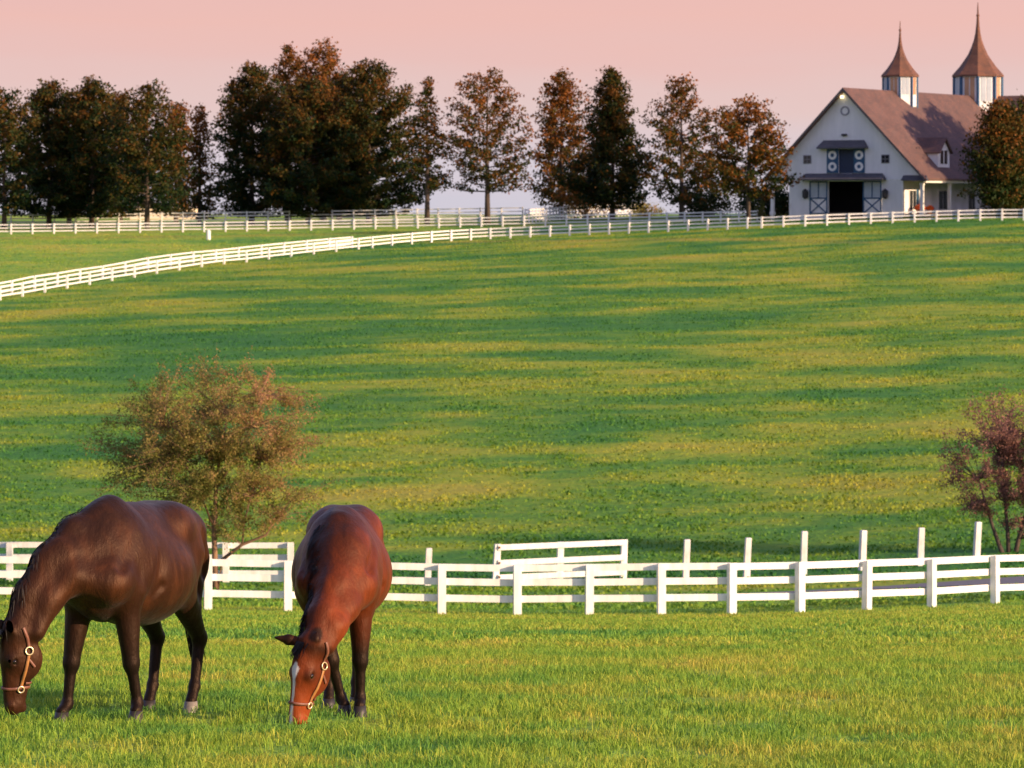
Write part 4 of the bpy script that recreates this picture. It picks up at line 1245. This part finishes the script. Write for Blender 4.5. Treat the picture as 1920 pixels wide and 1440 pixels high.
    for i in range(len(cre)-1):
        dn = np.array([0, 0, -0.9*cr_[i]]) if i else np.array([0, 0, -0.07]); dn2 = np.array([0, 0, -0.6*cr_[i+1]])
        inw = lambda j: nrm(mid[min(j, len(mid)-1)][0]-cre[j])*cr_[j]
        NF.rc(cre[i]+inw(i), cre[i+1]+inw(i+1), cr_[i], cr_[i+1], 0.09)
    ven = [W(*p[:3]) for p in cfg['ventral']]
    for i in range(len(ven)-1):
        NF.rc(ven[i], ven[i+1], cfg['ventral'][i][3], cfg['ventral'][i+1][3], 0.09)
    neckF = NF.F.copy()
    # ---- head
    P0 = W(*cfg['poll']); d = D(cfg['head_d']); f0 = np.array(D(cfg['head_f'])); b_ = nrm(f0-d*(f0@d)); c_ = np.cross(b_, d)
    up = np.array([0, 0, 1.0]); 
    # c_ should point to the horse's left of the face
    lw = D(cfg['head_left']); c_ = c_ if c_@lw > 0 else -c_
    hs = cfg.get('head_s', 1.0)
    h = lambda a1, b1, c1=0.0: P0 + hs*(a1*d + b1*b_ + c1*c_)
    Rm = np.array([d, b_, c_])
    G = NF
    G.rc(h(0.02, -0.02), h(0.20, -0.025), 0.085*hs, 0.092*hs, 0.06)
    for s_ in (-1, 1):
        G.el(h(0.20, -0.115, s_*0.045), np.array([0.135, 0.105, 0.045])*hs, 0.03, rot=Rm)
        G.el(h(0.205, 0.005, s_*0.078), np.array([0.04, 0.03, 0.022])*hs, 0.025, rot=Rm)
    G.rc(h(0.18, -0.03), h(0.50, -0.052), 0.085*hs, 0.056*hs, 0.04, flat=c_, f=1.12)
    G.rc(h(0.10, 0.035), h(0.47, -0.005), 0.042*hs, 0.032*hs, 0.04)
    G.rc(h(0.25, -0.12), h(0.48, -0.095), 0.05*hs, 0.032*hs, 0.05)
    G.el(h(0.535, -0.05), np.array([0.062, 0.062, 0.058])*hs, 0.04, rot=Rm)
    G.el(h(0.54, -0.115), np.array([0.035, 0.028, 0.036])*hs, 0.02, rot=Rm)
    for s_ in (-1, 1):
        G.el(h(0.53, -0.022, s_*0.042), np.array([0.032, 0.024, 0.02])*hs, 0.02, rot=Rm)
        G.el(h(0.548, -0.02, s_*0.060), np.array([0.018, 0.009, 0.012])*hs, 0.008, rot=Rm, sub=True)
        G.el(h(0.21, -0.012, s_*0.096), np.array([0.022, 0.013, 0.012])*hs, 0.012, rot=Rm, sub=True)
        G.rc(h(0.32, -0.062, s_*0.09), h(0.42, -0.07, s_*0.078), 0.016*hs, 0.012*hs, 0.03, sub=True)
    # join with body
    A = F.F; B = NF.F; k = 0.13
    # keep the muzzle and head apart from the legs: blend only above the elbow
    Zg = F.ax[2][None, None, :]
    kk = np.clip((Zg-0.72)/0.3, 0.04, 1)*k
    hh = np.maximum(kk-np.abs(A-B), 0)/kk
    bodyF = A.copy()
    F.F = (np.minimum(A, B) - hh*hh*kk*0.25).astype(np.float32)
    # shallow muscle grooves
    for s_ in (-1, 1):
        F.rc((0.36, s_*0.30, 1.36), (0.60, s_*0.26, 1.16), 0.012, 0.02, 0.07, sub=True)      # in front of the shoulder blade
        F.rc((0.10, s_*0.345, 0.98), (0.24, s_*0.29, 0.84), 0.012, 0.02, 0.06, sub=True)      # behind the elbow
        F.rc((-0.74, s_*0.36*hw, 1.28), (-0.84, s_*0.30*hw, 0.98), 0.012, 0.02, 0.08, sub=True)  # haunch
        F.rc((0.08, s_*0.34*bw, 1.30), (0.18, s_*0.35*bw, 0.98), 0.015, 0.022, 0.09, sub=True)
        F.rc((0.62, s_*0.055, 1.14), (0.60, s_*0.02, 0.93), 0.004, 0.012, 0.05, sub=True)
    # ears (part of the body surface)
    for s_, tip in ((1, cfg['ear_l']), (-1, cfg['ear_r'])):
        base = h(0.0, 0.015, s_*0.062); tv = D(tip[:3]); L = tip[3]
        fl = nrm(np.cross(tv, c_)) if abs(tv@c_) < 0.95 else b_
        midp = base+tv*L*0.45
        F.rc(base-tv*0.02, midp, 0.030*hs, 0.037*hs, 0.02, flat=b_ if abs(tv@b_) < 0.8 else c_, f=1.7)
        F.rc(midp, base+tv*L, 0.036*hs, 0.007, 0.012, flat=b_ if abs(tv@b_) < 0.8 else c_, f=1.7)
    V, Q = F.mesh()
    # light smoothing keeps the nets even
    headm = np.clip((1.0-np.linalg.norm((V-h(0.25, -0.05)), axis=1)/0.33)*6, 0, 1)
    root = empty("horse", (cfg['x'], cfg['y'], z0), math.atan2(hd[1], hd[0]))
    tag(root, cfg['label'], "horse", "horses grazing in the front pasture")
    me = np_mesh("body", V*sc, Q)
    ga = lambda lo_, hi_, v: np.clip((v-lo_)/(hi_-lo_), 0, 1)
    isneck = NFs = None
    T_ = Field.__new__(Field); T_.lo = F.lo; T_.h = F.h; T_.n = F.n
    T_.F = legF; dl = T_.sample(V); T_.F = B; dn = T_.sample(V)
    isleg = np.clip((dn-dl)/0.03, 0, 1)
    lowz = 1-ga(cfg.get('dark0', 0.45), cfg.get('dark1', 0.85), V[:, 2])
    dark = lowz*isleg
    hr = np.stack([(V-P0)@d, (V-P0)@b_, (V-P0)@c_], 1)/hs
    inhead = np.clip((0.32-np.linalg.norm(hr-np.array([0.27, -0.05, 0]), axis=1))*20, 0, 1)*np.clip((dl-dn)/0.03, 0, 1)
    topk = np.clip((0.10-hr[:, 0])/0.10, 0, 1)*inhead
    eyd = np.exp(-((hr[:, 0]-0.21)**2+(hr[:, 1]-0.0)**2)/0.0018)*inhead
    # dark stripe along the crest, ears
    cp = np.concatenate([cre[i]+(cre[i+1]-cre[i])*np.linspace(0, 1, 12)[:, None] for i in range(len(cre)-1)])
    dc = np.min(np.linalg.norm(V[:, None, :]-cp[None], axis=2), axis=1)
    dark = np.clip(dark + topk*cfg.get('topdark', 0.8) + eyd*0.8 + np.clip(1-dc/0.10, 0, 1)*0.8 + np.clip((hr[:, 0]-0.50)/0.06, 0, 1)*inhead*cfg.get('muzdark', 0.7), 0, 1)
    for s_, tip in ((1, cfg['ear_l']), (-1, cfg['ear_r'])):
        bq = h(0.0, 0.015, s_*0.062); tv = D(tip[:3])*tip[3]; u_ = np.clip((V-bq)@tv/(tip[3]**2), 0, 1)
        de = np.linalg.norm(V-bq-u_[:, None]*tv, axis=1); dark = np.maximum(dark, np.clip((0.06-de)/0.02, 0, 1)*np.clip(u_*3, 0, 1)*cfg.get('topdark', 0.8)*0.9)
    # elbow/flank folds stay body coloured; blaze
    wh = np.zeros(len(V)); red = np.zeros(len(V))
    if cfg.get('blaze'):
        wv = np.interp(hr[:, 0], [0.13, 0.18, 0.25, 0.40, 0.5, 0.58], [0.0, 0.033, 0.011, 0.007, 0.010, 0.018])
        wh = np.clip((wv-np.abs(hr[:, 2]-0.004))/0.006+0.5, 0, 1)*inhead*(hr[:, 1] > -0.03)*(wv > 0)
        red = np.clip((hr[:, 0]-0.22)/0.2, 0, 1)*inhead*0.35
    for nm in cfg.get('socks', ()):
        foot = [l for l in legs if l[2] == nm][0][0]
        wh = np.maximum(wh, np.clip((0.05-np.linalg.norm(V-foot-np.array([0.02, 0, 0.04]), axis=1))/0.02, 0, 1))
    so = np.clip((V[:, 2]-1.05)/0.42, 0, 1)*np.clip(1.25-np.abs(V[:, 1])/0.26, 0, 1)*cfg.get('sooty', 0.5)  # shade along the back, painted into the coat colour
    side_ = np.clip(0.3-V[:, 1]*2.2, 0, 1)*cfg.get('sooty_side', 0)*(V[:, 2] > 0.75)  # shade of the right flank, painted into the coat colour
    add_attr(me, "sooty", np.clip(np.maximum(so, side_)*(1-inhead), 0, 0.85))
    add_attr(me, "dark", dark); add_attr(me, "white", wh); add_attr(me, "red", red)
    link_mesh("body", me, cfg['coat'], root, smooth=True)
    # ---- hooves
    for foot, co, nm in legs:
        vs = []; n = 14
        for zz, rr, off in ((-0.03, 0.066, 0.055), (0.0, 0.064, 0.052), (0.045, 0.055, 0.042), (0.085, 0.048, 0.033)):
            for k2 in range(n):
                t_ = 2*math.pi*k2/n; vs.append((foot[0]+off+rr*math.cos(t_)*1.1, foot[1]+rr*math.sin(t_)*0.95, foot[2]+zz))
        fs = [tuple(range(n)), tuple(reversed(range(3*n, 4*n)))]
        for q in range(3):
            for k2 in range(n): fs.append((q*n+k2, q*n+(k2+1) % n, (q+1)*n+(k2+1) % n, (q+1)*n+k2))
        m = MB(); m.add([tuple(np.array(v)*sc) for v in vs], fs); m.build("hoof", M['hoof_pale'] if nm in cfg.get('socks', ()) else M['hoof'], root, smooth=True)
    # ---- eyes
    for s_ in (-1, 1):
        p = h(0.21, -0.006, s_*0.083)
        m = MB(); r = 0.021*hs
        vs = []; fs = []; n = 12
        for i in range(7):
            th = math.pi*i/6
            for k2 in range(n):
                ph = 2*math.pi*k2/n; vs.append(tuple((p+r*np.array([math.sin(th)*math.cos(ph), math.sin(th)*math.sin(ph), math.cos(th)]))*sc))
        for i in range(6):
            for k2 in range(n): fs.append((i*n+k2, i*n+(k2+1) % n, (i+1)*n+(k2+1) % n, (i+1)*n+k2))
        m.add(vs, fs); m.build("eye", M['eye'], root, smooth=True)
    # ---- mane, forelock, tail: many thin locks
    rng = np.random.default_rng(cfg['seed'])
    def lock(VV, FF, pts, w0, side):
        b0 = len(VV)
        for i, p in enumerate(pts):
            w_ = w0*(1-0.85*(i/(len(pts)-1))**1.5)
            VV.append((p-side*w_/2)*sc); VV.append((p+side*w_/2)*sc)
        for i in range(len(pts)-1): FF.append((b0+2*i, b0+2*i+1, b0+2*i+3, b0+2*i+2))
    VV = []; FF = []
    ms = cfg['mane_side']; cpts = np.array(cre); tt = np.linspace(0, 1, len(cre))
    for i in range(cfg.get('mane_n', 520)):
        m0 = cfg.get('mane0', 0.16); t_ = rng.random()*(1-m0)+m0
        p = np.array([np.interp(t_, tt, cpts[:, j]) for j in range(3)]); sd = D(ms if rng.random() < cfg.get('mane_p', 0.85) else [-x for x in ms])
        L = cfg.get('mane_len', 0.17)*rng.uniform(0.5, 1.15)*(0.45+0.55*min(1, t_*2.2)); pts = []
        p = p + rng.normal(0, 0.012, 3); v = nrm(sd+np.array([0, 0, 0.5]))
        for k2 in range(7):
            dd = float(F.sample(p)[0]); g_ = F.grad(p)[0]
            if dd < 0.010: p = p + g_*(0.010-dd)
            pts.append(p.copy()); v = nrm(v*0.45 + np.array([0, 0, -0.9]) + 0.12*sd + rng.normal(0, 0.08, 3)); v = v - g_*max(0, -(v@g_)); p = p+v*L/6
        lock(VV, FF, pts, 0.013, nrm(cpts[-1]-cpts[0]))
    link_mesh("mane", np_mesh("mane", VV, FF), M['hair'], root)
    VV = []; FF = []
    for i in range(70):      # forelock
        p = h(0.0, 0.06, rng.normal(0, 0.018)); v = b_*0.3+d; pts = []; L = rng.uniform(0.08, 0.16)
        for k2 in range(6):
            dd = float(F.sample(p)[0]); g_ = F.grad(p)[0]
            if dd < 0.009: p = p+g_*(0.009-dd)
            pts.append(p.copy()); p = p + nrm(v+rng.normal(0, 0.15, 3))*L/5
        lock(VV, FF, pts, 0.012, c_)
    link_mesh("forelock", np_mesh("forelock", VV, FF), M['hair'], root)
    VV = []; FF = []
    for i in range(420):
        az = rng.uniform(0, 6.28); r0 = rng.uniform(0, 0.035); L = rng.uniform(0.65, 0.98)*cfg.get('tail_len', 1)
        p = np.array([-0.97+r0*math.cos(az), r0*math.sin(az)+cfg.get('tail_y', 0), 1.32-rng.random()*0.12]); pts = []
        w = cfg.get('tail_sway', 0.0)
        for k2 in range(9):
            pts.append(p.copy()); u = k2/8; p = p + np.array([-0.045*(1-u)*1.6+0.01, 0.012*math.sin(az)*(1-u)*2+w*0.25*u, -1])*L/8 + rng.normal(0, 0.003, 3)
            dd = float(F.sample(p)[0]) if p[0] > F.lo[0]+0.02 else 1
            if dd < 0.02: p[0] -= 0.02-dd
        lock(VV, FF, pts, 0.014, np.array([0, 1.0, 0]))
    link_mesh("tail", np_mesh("tail", VV, FF), M['hair'], root)
    # ---- halter
    hroot = empty("halter"); hroot.parent = root
    def strap(name, pts, w, mat, closed=False):
        pts = [np.asarray(p) for p in pts]; n = len(pts); VV = []; FF = []
        for i, p in enumerate(pts):
            a1 = pts[(i-1) % n] if closed or i > 0 else pts[i]; b1 = pts[(i+1) % n] if closed or i < n-1 else pts[i]
            tdir = nrm(b1-a1); nn = F.grad(p)[0]; sd = nrm(np.cross(nn, tdir))*w/2
            for q in (p-sd+nn*0.003, p+sd+nn*0.003, p+sd+nn*0.010, p-sd+nn*0.010): VV.append(q*sc)
        rng_ = range(n if closed else n-1)
        for i in rng_:
            j = (i+1) % n
            for q in range(4): FF.append((i*4+q, i*4+(q+1) % 4, j*4+(q+1) % 4, j*4+q))
        link_mesh(name, np_mesh(name, VV, FF), mat, hroot)
    def loop(a_c, tilt, n=30, f0_=0, f1=2*math.pi, cb=-0.05):
        out = []
        for i in range(n):
            t_ = f0_+(f1-f0_)*i/(n-1 if f1-f0_ < 6.2 else n); dirv = b_*math.cos(t_)+c_*math.sin(t_)
            o = h(a_c+tilt*math.cos(t_), cb)+dirv*0.28
            out.append(F.surf(o, -dirv))
        return out
    strap("noseband", loop(0.40, 0.01, 32), 0.020, M['leather_dark'], True)
    for s_ in (-1, 1):
        def side(pts_ab, n=8):
            out = []
            for i in range(len(pts_ab)-1):
                for k2 in range(n):
                    u = k2/n; aa = pts_ab[i][0]*(1-u)+pts_ab[i+1][0]*u; bb = pts_ab[i][1]*(1-u)+pts_ab[i+1][1]*u
                    out.append(F.surf(h(aa, bb, s_*0.25), -s_*c_))
            out.append(F.surf(h(pts_ab[-1][0], pts_ab[-1][1], s_*0.25), -s_*c_))
            return out
        ra, rb = 0.13, -0.105
        strap("cheek_strap", side([(0.40, -0.075), (0.29, -0.09), (ra+0.03, rb)]), 0.021, M['leather'])
        strap("throat_strap", side([(0.19, -0.11), (0.24, -0.155)]), 0.018, M['leather_dark'])
        strap("crown_strap", side([(ra-0.02, rb), (0.04, -0.085), (-0.03, -0.05)]), 0.022, M['leather_dark'])
        for (aa, bb, rr) in ((ra, rb, 0.027), (0.405, -0.075, 0.022)):
            p = F.surf(h(aa, bb, s_*0.25), -s_*c_); nn = F.grad(p)[0]; p = p+nn*0.014
            t1 = nrm(np.cross(nn, [0, 0.3, 1])); t2 = np.cross(nn, t1); n = 16; VV = []; FF = []
            for i in range(n):
                th = 2*math.pi*i/n; rad = t1*math.cos(th)+t2*math.sin(th)
                for k2 in range(6):
                    q = 2*math.pi*k2/6; VV.append((p+rad*(rr+0.006*math.cos(q))+nn*0.006*math.sin(q))*sc)
            for i in range(n):
                for k2 in range(6): FF.append((i*6+k2, ((i+1) % n)*6+k2, ((i+1) % n)*6+(k2+1) % 6, i*6+(k2+1) % 6))
            link_mesh("ring", np_mesh("ring", VV, FF), M['brass'], hroot, smooth=True)
    strap("chin_strap", loop(0.36, 0.0, 14, math.pi*0.75, math.pi*1.25), 0.018, M['leather_dark'])
    return root

horse(dict(x=-2.82, y=27.14, yaw=19, scale=1.0, bw=1.08, hipw=0.9, croup=-0.025, bb=1.2, belly=1.02, seed=1, lo=(-1.15, -1.05, -0.12), hi=(1.15, 0.50, 1.70),
  FL=(0.30, 0.25, 0.02), FR=(0.50, -0.24, 0.0), HL=(-0.78, 0.20), HR=(-0.80, -0.15),
  neck=[(200, 1045, 26.8, 0.30), (124, 1062, 26.52, 0.185), (76, 1120, 26.38, 0.140), (42, 1185, 26.28, 0.115)],
  crest=[(205, 932, 26.95), (138, 976, 26.7), (88, 1034, 26.5), (50, 1100, 26.36), (20, 1166, 26.26)],
  crest_r=(0.085, 0.08, 0.065, 0.055, 0.055),
  ventral=[(200, 1095, 26.55, 0.14), (140, 1082, 26.45, 0.075), (95, 1126, 26.35, 0.055), (70, 1186, 26.26, 0.05)],
  neck_flat=(0.40, -0.92, 0.0), nsq=1.55,
  poll=(24, 1182, 26.25), head_d=(-0.08, 0.0, -1.0), head_f=(-0.93, -0.37, 0.0), head_left=(0.37, -0.93, 0),
  ear_l=(-0.35, -0.5, 0.75, 0.13), ear_r=(-0.9, 0.1, 0.45, 0.15), mane_side=(-0.3, 0.9, 0.0), mane_p=0.72, mane_len=0.16,
  coat=make_coat("dark_bay_coat", (0.038, 0.0125, 0.005), (0.006, 0.0035, 0.003), (0.080, 0.026, 0.009)),
  socks=('HL',), tail_y=0.03, tail_sway=1.0, dark0=0.45, dark1=1.0, topdark=0.5, muzdark=0.3,
  label="dark brown horse grazing at the left edge with its head partly cut off"))
horse(dict(x=-1.275, y=27.75, yaw=1, scale=0.965, bw=1.08, bb=1.13, hipw=0.84, belly=1.05, seed=2, lo=(-1.15, -0.75, -0.12), hi=(1.35, 0.50, 1.70),
  FL=(0.42, 0.175, 0.0), FR=(0.34, 0.055, 0.03), HL=(-0.85, 0.07), HR=(-0.62, -0.13),
  neck=[(652, 1060, 27.35, 0.26), (634, 1110, 27.1, 0.185), (612, 1160, 26.9, 0.145), (594, 1205, 26.76, 0.120)],
  crest=[(641, 962, 27.7), (628, 1020, 27.45), (608, 1090, 27.15), (590, 1150, 26.92), (580, 1196, 26.78)],
  crest_r=(0.085, 0.08, 0.06, 0.05, 0.05),
  ventral=[(664, 1110, 27.2, 0.14), (648, 1140, 27.0, 0.085), (630, 1175, 26.84, 0.065), (614, 1212, 26.76, 0.055)],
  neck_flat=(0.9, -0.42, 0.0), nsq=1.30,
  poll=(577, 1206, 26.72), head_d=(-0.20, -0.12, -1.0), head_f=(-0.68, -0.74, 0.0), head_left=(0.74, -0.68, 0), head_s=1.10,
  ear_l=(0.3, 0.0, 0.85, 0.10), ear_r=(-0.95, 0.0, 0.16, 0.195), mane_side=(-0.8, -0.6, 0.0), mane_p=1.0, mane0=0.27, mane_n=900, tail_len=0.62, mane_len=0.22,
  coat=make_coat("red_bay_coat", (0.125, 0.024, 0.006), (0.007, 0.004, 0.003), (0.22, 0.042, 0.009)),
  blaze=True, sooty=0.8, sooty_side=0.35, dark0=0.50, dark1=0.86, topdark=1.0, muzdark=0.0,
  label="chestnut brown horse grazing head on, white streak down its face"))
